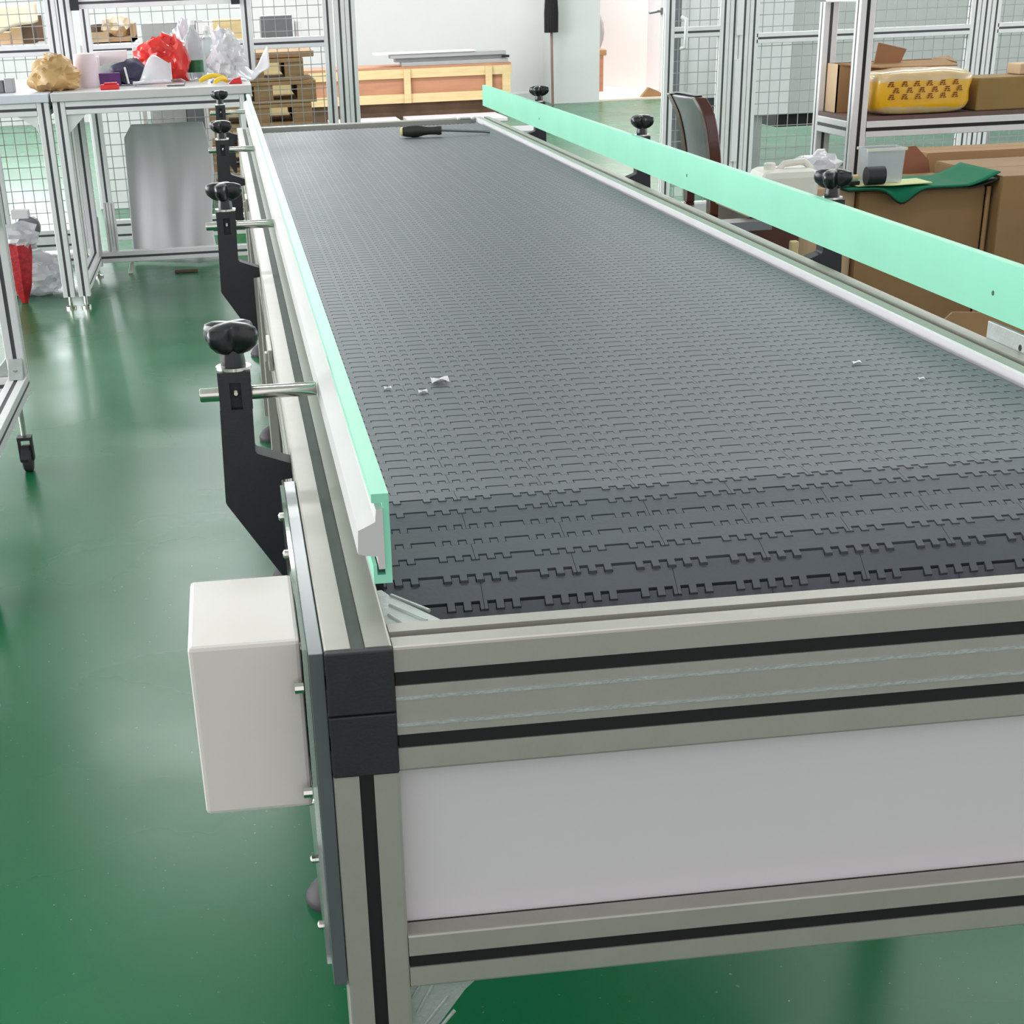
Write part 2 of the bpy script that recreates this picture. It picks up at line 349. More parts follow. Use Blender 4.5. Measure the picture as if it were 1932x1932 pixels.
# cast corner gussets
def gusset(P0, U, V, N, su, sv, th=.004):
    P0, U, V, N = map(Vector, (P0, U, V, N)); mb = MB(); size = .08
    def pt(a, b, c): return P0+U*a*su/size+V*b*sv/size+N*c
    poly = [(0, 0), (size, 0), (size, .008), (size-.012, .016), (.016, size-.012), (.008, size), (0, size)]
    mb.add([pt(a, b, 0) for a, b in poly]+[pt(a, b, th) for a, b in poly], [tuple(range(7))[::-1], tuple(range(7, 14))]+[(i, (i+1) % 7, 7+(i+1) % 7, 7+i) for i in range(7)])
    g = link('gusset', mb, M['gusset'], cv, label='cast gusset with diagonal ribs')
    for k in range(4):                                # diagonal ribs
        t = .016+.017*k; a = pt(t*.25, t+.002, th); b = pt(min(t*1.05, .06)*.9, max(t-.030, .004), th)
        r = MB().tube([a, b], .0015, 6); link('rib', r, M['gusset'], g, smooth=60)
    return g
gusset((W, .016, -.2655), (1, 0, 0), (0, 0, -1), (0, -1, 0), .048, .068)
gusset((W, W, -.014), (1, 0, 0), (0, 1, 0), (0, 0, 1), .050, .092)
# gearbox side: plate, clear guard, white cover
link('drive_plate', MB().box(-.0100, -.0004, .0005, .405, -.257, -.0006), M['plate'], cv, bevel=.0006, label='dark grey polished side plate')
ac = link('clear_guard', MB().box(-.0135, -.0103, .012, .40, -.245, -.002), M['acrylic'], cv, label='clear acrylic sheet')
for y in (.05, .15, .25, .35):
    for z in (-.015, -.235): link('bolt', MB().lathe([(.0035, 0), (.0035, -.003), (.002, -.004)], (-.0136, y, z), 'x', 10), M['steel'], ac)
gc = link('motor_cover', MB().box(-.088, -.014, .034, .168, -.1275, -.003), M['white'], cv, bevel=.003, label='white box shaped motor cover')
for z in (-.034, -.112): link('screw', MB().lathe([(.0042, 0), (.0042, -.006), (.0025, -.0065)], (-.0140, .026, z), 'x', 10), M['steel'], gc, label='chrome screw head')

# --- belt modules
U = .00635; PT = .0254; XB = .0559; G = .0026; DF = .0078; TH = .008
def seg(u0, u1):
    """edge runs within a period: (start, end, is_tab) in units, clipped to [u0,u1]"""
    out = []; base = [(0, .5, 0), (.5, 1.5, 1), (1.5, 2.5, 0), (2.5, 3.5, 1), (3.5, 4.5, 0), (4.5, 7.5, 1), (7.5, 8.5, 0), (8.5, 9.5, 1), (9.5, 10.5, 0), (10.5, 11.5, 1), (11.5, 12, 0)]
    for p in range(-1, 12):
        for a, b, t in base:
            a += 12*p; b += 12*p; a2, b2 = max(a, u0), min(b, u1)
            if b2-a2 > 1e-6:
                if out and out[-1][2] == t: out[-1] = (out[-1][0], b2, t)
                else: out.append((a2, b2, t))
    return out
def module_mb(u0, u1, mb=None, origin=(0, 0, 0), ang=0):
    mb = mb or MB(); c = .0003; near = []; far = []; ss = seg(u0, u1)
    for a, b, t in ss:                                  # near edge: fingers where t == 0
        y = 0 if t else -DF
        sh = -c if t else c
        xa = a*U+(0 if a == u0 else sh)+(.0002 if a == u0 else 0); xb = b*U-(0 if b == u1 else sh)-(.0002 if b == u1 else 0)
        near += [(xa, y), (xb, y)]
    for a, b, t in ss:
        y = PT-G if t else PT-DF-.0005
        sh = c if t else -c
        xa = a*U+(0 if a == u0 else sh)+(.0002 if a == u0 else 0); xb = b*U-(0 if b == u1 else sh)-(.0002 if b == u1 else 0)
        far += [(xa, y), (xb, y)]
    P = near+far[::-1]; n = len(P); ca, sa = math.cos(ang), math.sin(ang); ox, oy, oz = origin
    vs = [(ox+p[0], oy+p[1]*ca-z*sa, oz+p[1]*sa+z*ca) for z in (0, -TH) for p in P]
    fs = [tuple(range(n))]+[(i, n+i, n+(i+1) % n, (i+1) % n) for i in range(n)]
    return mb.add(vs, fs)
# side view of the belt path: rows as hinge points (near -> far)
ZB = -.004
pts = [(.335, ZB)]; a = 0
for dth in (6.3, 12, 11, 10, 17, 36, 55, 74, 92):
    a = math.radians(dth); y, z = pts[-1]; pts.append((y-PT*math.cos(a), z-PT*math.sin(a)))
pts = pts[::-1]; ys = .335
while ys+PT < L-.19: ys += PT; pts.append((ys, ZB))
for dth in (8, 14, 20, 30, 45, 62, 80):
    a = math.radians(dth); y, z = pts[-1]; pts.append((y+PT*math.cos(a), z-PT*math.sin(a)))
rows = len(pts)-1
A = module_mb(0, 24); B = module_mb(0, 12); meshes = {}
def sh(mb, nm):
    me = bpy.data.meshes.new(nm); me.from_pydata(mb.v, [], mb.f); me.materials.append(M['belt']); return me
mA, mB = sh(A, 'belt_module'), sh(B, 'belt_module')
far_mb = MB(); cnt = 0
base = WL[cv]
for r in range(rows):
    (y0, z0), (y1, z1) = pts[r], pts[r+1]; ang = math.atan2(z1-z0, y1-y0)
    u = 0; first = (r % 2 == 1)
    while u < 107:
        wdt = 12 if (first or u == 96) else 24
        first = False
        if cnt < 300:
            o = bpy.data.objects.new('belt_module', mA if wdt == 24 else mB); C.objects.link(o); o.parent = cv
            o.location = Vector((XB+u*U, y0, z0))-base; o.rotation_euler = (ang, 0, 0); cnt += 1
        else: module_mb(0, wdt, far_mb, (XB+u*U, y0, z0), ang)
        u += wdt
link('belt_modules_far', far_mb, M['belt'], cv, kind='stuff', keep=True)
link('belt_support', MB().box(XB, XB+108*U, .34, L-.2, -.030, -.0135), M['dark'], cv)  # dark slab added under the modules to blacken the belt gaps
link('belt_return', MB().box(XB, XB+108*U, .17, L-.15, -.088, -.080), M['dark'], cv)  # unseen return run, added to shade the space under the belt
link('wear_strip', MB().box(XB+108*U+.0015, XR-W-.0065, .06, L-W-.01, -.03, -.010), M['plate'], cv)
link('edge_strip', MB().box(XR-W-.006, XR-W-.0004, .05, L-W-.002, -.03, .0012), M['paper'], cv, label='white plastic edge strip along the right rail')
link('wear_strip', MB().box(W+.0005, XB-.001, .18, L-W-.01, -.03, -.010), M['dark'], cv)
link('sprocket_shaft', MB().tube([(W, .235, -.075), (XR-W, .235, -.075)], .018, 12), M['steel'], cv)

# --- side guides: C-shaped green strip on a white aluminium carrier
def guide(sx, x0, y0, y1, lab):
    """x0 = inner (belt side) face; sx = +1 carrier lies at smaller x (left guide)"""
    X = lambda d: x0-sx*d
    gz0, gz1 = .0225, .0840
    P = [(X(0), gz0), (X(0), gz1), (X(.0115), gz1), (X(.0115), gz1-.006), (X(.0045), gz1-.006), (X(.0045), gz0+.006), (X(.0100), gz0+.006), (X(.0100), gz0+.013), (X(.0125), gz0+.013), (X(.0125), gz0)]
    g = link('side_guide', MB().prism(P, 'y', y0, y1), M['green'], cv, label=lab)
    Q = [(X(.0047), .0335), (X(.0047), .0740), (X(.0090), .0740), (X(.0100), .066), (X(.0175), .0625), (X(.0215), .061), (X(.0225), .045), (X(.0175), .0435), (X(.0095), .0425), (X(.0090), .0335)]
    link('carrier_rail', MB().prism(Q, 'y', y0-.003, y1), M['whitealu'], g, label='white aluminium carrier behind the green strip')
    return g
guide(1, .052, .060, 4.69, 'green guide strip of the near left side')
gr = guide(-1, .810, .18, 4.62, 'green guide strip of the right side')
for y in (.80, 2.10, 3.6):
    link('screw_mark', MB().lathe([(.0028, -.0006), (.0028, .0002)], (.810, y, .048), 'x', 8), M['plate'], gr)

# --- guide brackets with knobs
def bracket(y0, mirror=False, rot=.3):
    """y0 = near face of the bracket"""
    D = .030; fx = (lambda x: XR-x) if mirror else (lambda x: x); y1 = y0+D; ym = y0+D/2
    P = [(-.0594, .0755), (-.0300, .0755), (-.0318, .003), (-.0300, .0005), (.0, -.0105), (.0012, -.012), (.0012, -.0225), (-.0005, -.0245), (-.0102, -.0255), (-.0102, -.116), (-.0125, -.1195), (-.0165, -.1185), (-.0625, -.046), (-.0635, -.043)]
    # window in the stem: build the stem in pieces around it
    mb = MB(); hx0, hx1, hz0, hz1 = -.0500, -.0395, .042, .066
    low = [p for p in P if p[1] < .042]
    zl = lambda z: -.0594-.0041*(.0755-z)/.1185
    PA = [(zl(hz0), hz0), (-.0309, hz0)]+[p for p in P[2:]]
    mb.prism([(fx(a), b) for a, b in PA], 'y', y0, y1)
    mb.box(fx(-.0600), fx(-.0300), y0, y1, hz1, .0755)
    mb.box(fx(-.0600), fx(hx0), y0, y1, hz0, hz1).box(fx(hx1), fx(-.0303), y0, y1, hz0, hz1)
    mb.box(fx(hx0), fx(hx1), y0+.008, y1, hz0, hz1)
    b = link('guide_bracket', mb, M['bracket'], cv, label='black angled guide bracket')
    xc = fx(-.0447)
    wsh = MB().lathe([(.0160, .0757), (.0160, .0785)], (xc, ym, 0), n=24); link('washer', wsh, M['steel'], b, smooth=40)
    kb = MB().lathe([(.0115, .0786), (.0112, .084), (.0100, .092), (.0098, .096)], (xc, ym, 0), n=20)
    kb.lathe([(.0100, .0905), (.0150, .0930), (.0205, .0985), (.0222, .1035), (.0222, .1100), (.0205, .1135), (.0150, .1160), (.003, .1172)], (xc, ym, 0), n=60, lobes=4, amp=.33, rot=.785+rot)
    link('knob', kb, M['knob'], b, smooth=34, label='glossy black four lobed clamping knob')
    xa, xb = fx(-.0775), fx(.0290)
    if mirror: xb = XR+.018; 
    link('rod', MB().lathe([(.0052, min(xa, xb)), (.0062, min(xa, xb)+.0012), (.0062, max(xa, xb)-.0012), (.0052, max(xa, xb))], (0, ym, .0535), 'x', 20), M['steel'], b, smooth=40, label='bright steel rod')
    link('set_screw', MB().lathe([(.0030, 0), (.0030, -.0035), (.0018, -.0042)], (xc, y0+.008, .0555), 'y', 10), M['steel'], b)
    return b
for y, r in ((.500, .12), (1.675, .5), (3.03, .2), (4.33, .3)): bracket(y, False, r)
for y, r in ((1.435, .1), (2.61, -.1), (3.82, .25)): bracket(y, True, r)
# joints / small fittings on the rails
for y in (1.02, 2.62): link('rail_joint', MB().box(-.006, -.0003, y, y+.10, -.035, -.010).box(-.010, -.006, y+.02, y+.034, -.028, -.017), M['alu'], cv, bevel=.001)
link('rail_joint', MB().box(XR, XR+.006, .68, .80, -.030, .018), M['gusset'], cv, bevel=.001, label='pale flat bracket with a bolt hole')
link('bolt', MB().lathe([(.0035, 0), (.0035, .001)], (XR-.0005, .715, .004), 'x', 10), M['dark'], cv)
cb = at(897, 232, Z=.002)
mb = MB(); x, y = cb.x, L-W-.006
mb.box(x-.022, x+.022, y, y+.010, -.001, .004).box(x-.026, x-.018, y-.02, y, -.002, .003).box(x+.018, x+.026, y-.02, y, -.002, .003)
link('corner_clip', mb, M['whitesheet'], cv, bevel=.001, label='small white corner clip')

# screwdriver on the belt
p = at(760, 250, Z=ZB+.014); q = at(833, 249, Z=ZB+.012); t = at(924, 250, Z=ZB+.004)
sd = thing('screwdriver', (p.x, p.y, ZB), 'screwdriver with a black and yellow handle lying across the far end of the belt', 'screwdriver')
dirv = (Vector((q.x, q.y, 0))-Vector((p.x, p.y, 0))).normalized(); ln = (Vector((q.x, q.y))-Vector((p.x, p.y))).length
def along(d, z=ZB+.0165): return Vector((p.x, p.y, z))+dirv*d
hp = [(0, .012), (.012, .0150), (.03, .0165), (.045, .0160), (.06, .012), (.075, .0105), (.095, .0110), (.10, .0125), (ln, .0115)]
link('grip', MB().tube([along(d) for d, r in hp], [r for d, r in hp], 14), mat('ribbed_black_grip', S(44, 44, 40), .5, 0, .2, 60), sd, smooth=50)
link('handle_end', MB().tube([along(-.007), along(-.004), along(.001)], [.008, .0115, .012], 14), mat('cream_yellow_plastic', S(232, 216, 150), .4), sd, smooth=50)
tt = Vector((t.x, t.y, ZB+.006))
link('blade', MB().tube([along(ln), along(ln).lerp(tt, .9), tt], [.0032, .0032, .0045], 8), M['alu_dark'], sd)
# crumbs of tape
for i, (px, py, s, lab) in enumerate(((830, 722, .012, 'largest curled white tape scrap on the near left of the belt'), (798, 742, .006, 'smaller white speck just left of the curled tape scrap'), (732, 735, .005, 'tiny white speck beside the left green guide'), (1616, 687, .006, 'tiny white speck on the belt near the right rail'), (1738, 717, .004, 'tiniest white speck on the belt closest to the right rail'))):
    c = at(px, py, Z=ZB)
    mb = MB().grid(lambda u, v: (c.x+(u-.5)*s*1.6, c.y+(v-.5)*s*1.2, ZB+.0012+.004*s/.012*abs(math.sin(3*u+2*v))), 6, 3)
    tag(link('tape_scrap', mb, M['paper'], solid=.0004), lab, 'scrap')

# ------------------------------------------------------------------ left foreground frame (cut by the picture edge)
fs = thing('profile_stand', (-.75, 2.6, FZ), 'aluminium profile stand on castors cut off by the left picture edge', 'frame')
def post(px, py, Y, w=.045): c = at(px, py, Y=Y); return c
YA = 3.14; XA = at(60, 770, Y=YA).x-W
link('post', bar(MB(), 'z', -.455, 1.2, XA, YA), M['alu_bg'], fs)
link('post', bar(MB(), 'z', -.455, 1.2, XA, 1.3), M['alu_bg'], fs)
link('rail', bar(MB(), 'y', 1.3, YA+W, XA, -.50), M['alu_bg'], fs)
link('rail', bar(MB(), 'x', -1.4, XA, YA, -.50), M['alu_bg'], fs)
link('inner_panel', MB().box(XA+.015, XA+.022, 1.345, YA-.002, -.10, .02), M['matgreen'], fs, label='green strip inside the frame')
g = MB().prism([(YA-.001, -.4545), (YA-.045, -.4545), (YA-.001, -.410)], 'x', XA+.004, XA+.041)
link('gusset', g, M['gusset'], fs, bevel=.002); link('gusset', MB().prism([(XA-.001, -.4545), (XA-.045, -.4545), (XA-.001, -.41)], 'y', YA+.004, YA+.041), M['gusset'], fs, bevel=.002)
link('gusset_bolt', MB().lathe([(.008, 0), (.008, .006)], (XA+.0225, YA-.022, -.4400), 'z', 8), M['steel'], fs)
def castor(x, y):
    c = MB().lathe([(.030, -.012), (.034, -.009), (.034, .009), (.030, .012)], (x, y, FZ+.034), 'x', 20)
    wh = link('castor', c, M['rubber'], fs, smooth=40)
    link('fork', MB().box(x-.018, x-.013, y-.014, y+.014, FZ+.03, FZ+.085).box(x+.013, x+.018, y-.014, y+.014, FZ+.03, FZ+.085).box(x-.018, x+.018, y-.018, y+.018, FZ+.082, FZ+.09), M['cap'], wh)
    link('stem', MB().tube([(x, y, FZ+.09), (x, y, -.50)], .007), M['steel'], wh)
    link('brake_lever', MB().prism([(y-.02, FZ+.07), (y-.062, FZ+.045), (y-.060, FZ+.038), (y-.015, FZ+.058)], 'x', x-.010, x+.010), M['cap'], wh)
castor(XA+.012, YA+.022); castor(XA+.035, 2.17)

# ------------------------------------------------------------------ work tables at the left back
TZ = .072; Y0, Y1 = 5.55, 6.30
def table(name, x0, x1, lab, topm, lowshelf=True):
    t = thing(name, ((x0+x1)/2, (Y0+Y1)/2, FZ), lab, 'table')
    link('tabletop', MB().box(x0, x1, Y0-.01, Y1+.55, TZ-.030, TZ), topm, t, bevel=.003)
    z1 = TZ-.0305
    for x in (x0+.003, x1-.048):
        for y in (Y0, Y1):
            lg = link('leg', bar(MB(), 'z', FZ+.045, z1, x, y), M['alu_bg'], t)
            link('foot', MB().lathe([(.020, 0), (.020, .008), (.007, .012), (.007, .045)], (x+.0225, y+.0225, FZ), n=14), M['steel'], lg)
    for y in (Y0, Y1): link('apron', bar(MB(), 'x', x0+.049, x1-.049, y, z1-.045), M['alu_bg'], t)
    for x in (x0+.003, x1-.048): link('side_rail', bar(MB(), 'y', Y0+.046, Y1-.001, x, z1-.045), M['alu_bg'], t)
    return t
XT0, XT1 = -.668, .075
ta = table('work_table', XT0, XT1, 'right hand aluminium work table with a light top, behind the left guide brackets', mat('light_table_top', S(206, 203, 204), .35, 0, .02))
tb = table('work_table', -1.75, XT0-.008, 'left hand aluminium work table with a grey edged top, cut by the left picture edge', mat('pale_table_top', S(214, 216, 226), .35, 0, .02))
tb['group'] = ta['group'] = 'work tables at the back left'
lowz = at(290, 478, Y=6.3).z
link('lower_rail', bar(MB(), 'x', XT0+.049, XT1-.049, Y1, lowz-.03), M['alu_bg'], ta)
link('lower_rail', bar(MB(), 'y', Y0+.046, Y1-.001, XT0+.003, lowz-.03), M['alu_bg'], ta)
link('corner_plate', MB().prism([(Y1-.001, lowz+.0155), (Y1-.14, lowz+.0155), (Y1-.001, lowz+.16)], 'x', XT0+.050, XT0+.056), M['greysheet'], ta, label='triangular grey corner plate')
link('corner_plate', MB().prism([(XT0+.05, TZ-.076), (XT0+.12, TZ-.076), (XT0+.05, TZ-.14)], 'y', Y0+.01, Y0+.016), M['alu_bg'], ta)
link('corner_plate', MB().prism([(XT0-.06, TZ-.076), (XT0-.13, TZ-.076), (XT0-.115, TZ-.085), (XT0-.07, TZ-.115), (XT0-.06, TZ-.14)], 'y', Y0+.01, Y0+.016), M['alu_bg'], tb)
link('lower_rail', bar(MB(), 'x', -1.70, XT0-.057, Y1, lowz-.03), M['alu_bg'], tb)
# upright frame on the back of the right table
c0 = at(122, 60, Y=6.32); c1 = at(468, 60, Y=6.32)
up = thing('upright_frame', ((c0.x+c1.x)/2, 6.32, TZ), 'tall aluminium upright frame with a cross beam standing on the right work table', 'frame')
zb = at(300, 12, Y=6.32).z
for c in (c0, c1): link('post', bar(MB(), 'z', TZ, 1.0, c.x-.0225, 6.47), M['alu_bg'], up)
link('cross_beam', bar(MB(), 'x', c0.x+.023, c1.x-.023, 6.47, zb), M['alu_bg'], up)
for x in (c0.x+.023, c1.x-.023-.035): link('corner_block', MB().box(x, x+.035, 6.455, 6.469, zb-.004, zb+.045), M['cap'], up, label='dark corner block')
link('post', bar(MB(), 'z', TZ, 1.0, c0.x-.0225-.062, 6.47), M['alu_bg'], up)
# two short offcuts of profile standing on the lower rail
for i, px in enumerate((211, 222)):
    c = at(px, 466, Y=6.36); zt = at(px, 380, Y=6.36).z
    tag(link('profile_offcut', bar(MB(), 'z', lowz+.0155, zt, c.x-.012, Y1+.005, .022, .022, s=.022), M['alu_bg']), ('left', 'right')[i]+' one of two short aluminium offcuts standing under the right work table', 'metal profile', 'short aluminium offcuts under the table')
# grey curtain behind the right table
def cur(u, v):
    a = at(248+150*u, 300, Y=6.55); x = a.x-.02+.05*(v)*(u-.5); z0 = at(300, 233, Y=6.55).z; z1 = FZ+.012
    r = max(0, (.10-u)/.10)*.05*(1 if v < .1 else 0)
    z = z0-r*(1-v/.1 if v < .1 else 0)+(z1-z0)*v
    return (x+.02*math.sin(6*v)*u, 6.56+.012*math.sin(u*11+v*1.5)+.003*math.sin(u*23)+.06*v*math.sin(u*5+1), z)
tag(link('grey_curtain', MB().grid(cur, 48, 20), M['curtain'], smooth=80, solid=.003), 'grey silvery cloth sheet hanging down to the floor behind the right work table', 'curtain')
mb = MB(); c = at(352, 514, Z=FZ); tag(link('scrap_strip', MB().box(c.x-.05, c.x+.05, c.y-.012, c.y+.012, FZ, FZ+.012), M['darkbox'], bevel=.003), 'thin dark scrap strip lying on the floor below the grey curtain', 'scrap')
# steel hooks / hardware on the floor by table legs
for i, (px, py) in enumerate(((172, 512), (184, 508))):
    c = at(px, py, Z=FZ); mb = MB().tube([c+Vector((0, 0, .006)), c+Vector((.012, 0, .03)), c+Vector((0, .01, .06)), c+Vector((-.012, 0, .09))], .006, 8)
    tag(link('steel_hook', mb, M['steel'], smooth=60), ('left', 'right')[i]+' of two bent shiny steel hooks on the floor behind the table leg', 'hook', 'steel hooks')
c = at(247, 516, Z=FZ); tag(link('plastic_clip', MB().prism([(c.x-.012, FZ), (c.x+.008, FZ), (c.x+.02, FZ+.05), (c.x+.004, FZ+.052)], 'y', c.y-.01, c.y+.01), M['jug'], bevel=.003), 'small whitish plastic clip standing on the floor under the table', 'clip')

# --- clutter on the tables
def onT(px, py, z=TZ): return at(px, py, Z=z)
def T(name, mb, m, lab, cat, group=None, **k): return tag(link(name, mb, m, **k), lab, cat, group)
c = at(105, 163, Y=5.72)
mb = MB().blob((c.x-.004, 5.74, TZ+.052), (.092, .085, .064), 3, .35, 4, 1.6, crease=.28); mb.blob((c.x+.008, 5.74, TZ+.095), (.045, .05, .032), 5, .5, 3, 2.2, flat=False, crease=.3)
T('plastic_bag', mb, M['tanbag'], 'crumpled tan bag on the left end of the right work table', 'bag', smooth=35)
c = at(166, 163, Y=5.85); T('tissue_roll', MB().lathe([(.045, 0), (.048, .01), (.046, .09), (.040, .118), (.012, .122)], (c.x, 5.86, TZ), n=28), M['pinkpaper'], 'pale pink tissue roll standing right of the tan bag', 'roll', smooth=50)
c = at(206, 130, Y=6.2)
T('carton', MB().box(c.x-.07, c.x+.075, 6.20, 6.28, TZ, TZ+.115), M['paper'], 'white box with handwriting behind the tissue roll', 'box', bevel=.002)
c = at(165, 130, Y=6.15); T('paper_stack', MB().box(c.x-.045, c.x+.05, 6.10, 6.19, TZ, TZ+.10), M['paper'], 'white folded paper pack close behind the tissue roll', 'paper', bevel=.004)
c = at(256, 112, Y=6.3); T('carton', MB().box(c.x-.01, c.x+.045, 6.30, 6.36, TZ, TZ+.125), M['whitesheet'], 'narrow white box left of the red bag', 'box', bevel=.002)
c = at(205, 148, Y=5.86); T('card_box', MB().box(c.x-.036, c.x+.044, 5.85, 5.93, TZ+.0, TZ+.048), M['purple'], 'small flat purple box beside the tissue roll', 'box', bevel=.003)
c = at(210, 130, Y=6.02); T('grey_rag', MB().blob((c.x, 6.10, TZ+.035), (.065, .045, .04), 12, .3, 3, 2, crease=.2), mat('grey_cloth', S(150, 152, 150), .9, 0, .15), 'grey rag lying behind the purple box', 'cloth', smooth=45)
c = at(245, 145, Y=5.9); T('zip_pouch', MB().blob((c.x+.010, 5.935, TZ+.040), (.078, .038, .046), 21, .35, 3, 2, crease=.35), M['navy'], 'dark violet plastic pouch in front of the red bag', 'pouch', smooth=40)
c = at(239, 150, Y=5.84); T('marker_pen', MB().tube([(c.x-.004, 5.862, TZ+.065), (c.x+.006, 5.845, TZ+.008)], .004, 8), M['paper'], 'thin white pen leaning against the dark violet pouch', 'pen')
a = at(207, 164, Y=5.65); T('tape_dispenser', MB().box(a.x-.034, a.x+.036, 5.62, 5.66, TZ, TZ+.018).box(a.x-.02, a.x+.03, 5.625, 5.655, TZ+.018, TZ+.024), M['redplastic'], 'small bright red plastic piece at the front edge of the table', 'plastic part', bevel=.004)
c = at(308, 115, Y=6.05)
mb = MB().blob((c.x-.01, 6.06, TZ+.075), (.098, .075, .078), 31, .3, 4, 1.8, crease=.35); mb.blob((c.x+.055, 6.05, TZ+.07), (.05, .06, .085), 37, .4, 3, 2, crease=.3)
mb.tube([(c.x-.005, 6.06, TZ+.13), (c.x+.010, 6.05, TZ+.17), (c.x+.04, 6.05, TZ+.155), (c.x+.078, 6.05, TZ+.105)], [.014, .012, .009, .013], 8)
T('plastic_bag', mb, M['red'], 'crumpled bright red plastic bag with a looped handle', 'bag', smooth=32)
c = at(292, 140, Y=5.78); mb = MB().grid(lambda u, v: (c.x-.085+.15*u, 5.74+.05*v, TZ+.012+.095*max(0, math.sin(min(1, u*1.05)*2.2)**2)*v+.012*math.sin(9*u+4*v)*v), 24, 8)
T('plastic_wrap', mb, M['clearbag'], 'white film wrap leaning in front of the red bag', 'plastic wrap', smooth=60, solid=.004)
for i, (px, lab, h) in enumerate(((369, 'clear bottle with a green label right of the red bag', .215), (396, 'clear unlabelled bottle right of the green labelled bottle', .19))):
    c = at(px, 130, Y=6.12+.1*i); bt = thing('plastic_bottle', (c.x, 6.12+.1*i, TZ), lab, 'bottle')
    link('body', MB().lathe([(.030, 0), (.033, .006), (.033, .13), (.030, .15), (.013, h-.03), (.012, h-.012)], (c.x, 6.12+.1*i, TZ), n=24), M['pet'], bt, smooth=50)
    link('cap', MB().lathe([(.0145, h-.016), (.0145, h), (.012, h+.002)], (c.x, 6.12+.1*i, TZ), n=16), M['paper'], bt)
    if i == 0: link('bottle_label', MB().lathe([(.0335, .028), (.0335, .072)], (c.x, 6.12, TZ), n=24), M['label'], bt, smooth=50)
mb = MB().blob((at(430, 120, Y=6.0).x, 6.0, TZ+.074), (.072, .09, .085), 41, .4, 4, 1.8, crease=.35); mb.blob((at(415, 85, Y=6.02).x, 6.02, TZ+.135), (.03, .04, .05), 45, .4, 3, 2, crease=.3, flat=False)
T('plastic_bag', mb, M['clearbag'], 'translucent white plastic bag at the right end of the table', 'bag', smooth=32)
c = at(470, 135, Y=5.85); mb = MB().grid(lambda u, v: (c.x-.05+.13*u, 5.82+.10*v, TZ+.008+.11*max(0, (u-.45)/.55)**1.6*(.4+.6*v)+.05*(1-u)*v+.006*math.sin(11*u+5*v)), 20, 8)
T('plastic_wrap', mb, M['clearbag'], 'stiff translucent film sheet curling up past the right table corner', 'plastic wrap', smooth=60, solid=.004)
mb = MB().blob((at(350, 95, Y=6.22).x, 6.24, TZ+.10), (.05, .05, .105), 51, .5, 4, 1.8, crease=.4)
T('plastic_bag', mb, M['clearbag'], 'tall translucent crumpled bag standing behind the red bag', 'bag', smooth=32)
def handle(px0, py0, px1, py1, m, lab, name, cat, r=.007, bend=.01, Y=5.68):
    a = at(px0, py0, Y=Y); b = at(px1, py1, Y=Y)
    P = [Vector((a.x+(b.x-a.x)*t, Y-.02+.06*t, TZ+r+.004*math.sin(3*t)+bend*math.sin(math.pi*t))) for t in [i/8 for i in range(9)]]
    return T(name, MB().tube(P, [r*.7]+[r]*7+[r*.7], 10), m, lab, cat, smooth=60)
handle(376, 144, 426, 137, M['yellow'], 'longer yellow tool handle lying at the right of the table', 'plier_handle', 'tool', .009, .012, 5.80)
handle(404, 157, 430, 152, M['yellow'], 'shorter yellow tool handle in front of the blue one', 'plier_handle', 'tool', .008, .008, 5.63)
handle(398, 148, 432, 145, M['blue'], 'blue tool handle between the two yellow ones', 'plier_handle', 'tool', .006, .004, 5.72)
c = at(443, 153, Y=5.66); T('cutter_knife', MB().prism([(c.x-.025, TZ), (c.x+.028, TZ), (c.x+.022, TZ+.024), (c.x-.005, TZ+.018)], 'y', 5.64, 5.665), M['redplastic'], 'dark red plastic piece beside the shorter yellow handle', 'tool', bevel=.003)
c = at(333, 160, Y=5.66)
T('spring_clamp', MB().tube([(c.x-.035, 5.63, TZ+.005), (c.x+.03, 5.63, TZ+.005), (c.x+.035, 5.64, TZ+.016), (c.x+.02, 5.66, TZ+.022), (c.x-.018, 5.67, TZ+.02)], .0035, 8), M['alu_dark'], 'dark wire spring clamp lying near the front edge of the table', 'clamp')
c = at(2, 150, Y=5.75)
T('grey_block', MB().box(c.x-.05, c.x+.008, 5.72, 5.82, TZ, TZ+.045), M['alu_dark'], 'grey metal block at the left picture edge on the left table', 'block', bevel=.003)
T('grey_block', MB().box(c.x+.012, c.x+.045, 5.72, 5.80, TZ, TZ+.050), M['greysheet'], 'paler grey block right beside the block at the picture edge', 'block', bevel=.003)
# waste bags and red woven bag by the left table
c = at(48, 560, Z=FZ)
mb = MB().blob((c.x+.02, 5.95, FZ+.075), (.135, .12, .09), 61, .4, 4, 1.6, crease=.35); T('plastic_bag', mb, M['clearbag'], 'clear crumpled plastic bag lying on the floor under the left table', 'bag', smooth=32)
c = at(42, 500, Y=5.75); rb = thing('waste_bag', (c.x, 5.75, FZ), 'red net bag with a white film rim under the left work table', 'bag')
link('bag_body', MB().lathe([(.012, -.225), (.035, -.16), (.052, -.05), (.056, 0)], (c.x-.012, 5.75, at(42, 460, Y=5.75).z), n=18, lobes=5, amp=.08), mat('red_woven_net', S(176, 30, 40), .6, 0, .35, 60, .5, 80), rb, smooth=40)
link('film_rim', MB().blob((c.x+.01, 5.76, at(42, 448, Y=5.75).z), (.075, .06, .055), 66, .5, 3, 2.2, crease=.4, flat=False), M['clearbag'], rb, smooth=32)
c = at(50, 420, Y=6.0); T('tape_roll', MB().lathe([(.040, -.025), (.048, -.022), (.048, .022), (.040, .025)], (c.x+.005, 6.0, at(50, 430, Y=6.0).z), 'y', 24), M['alu_dark'], 'grey roll resting above the red net bag', 'roll', smooth=40)
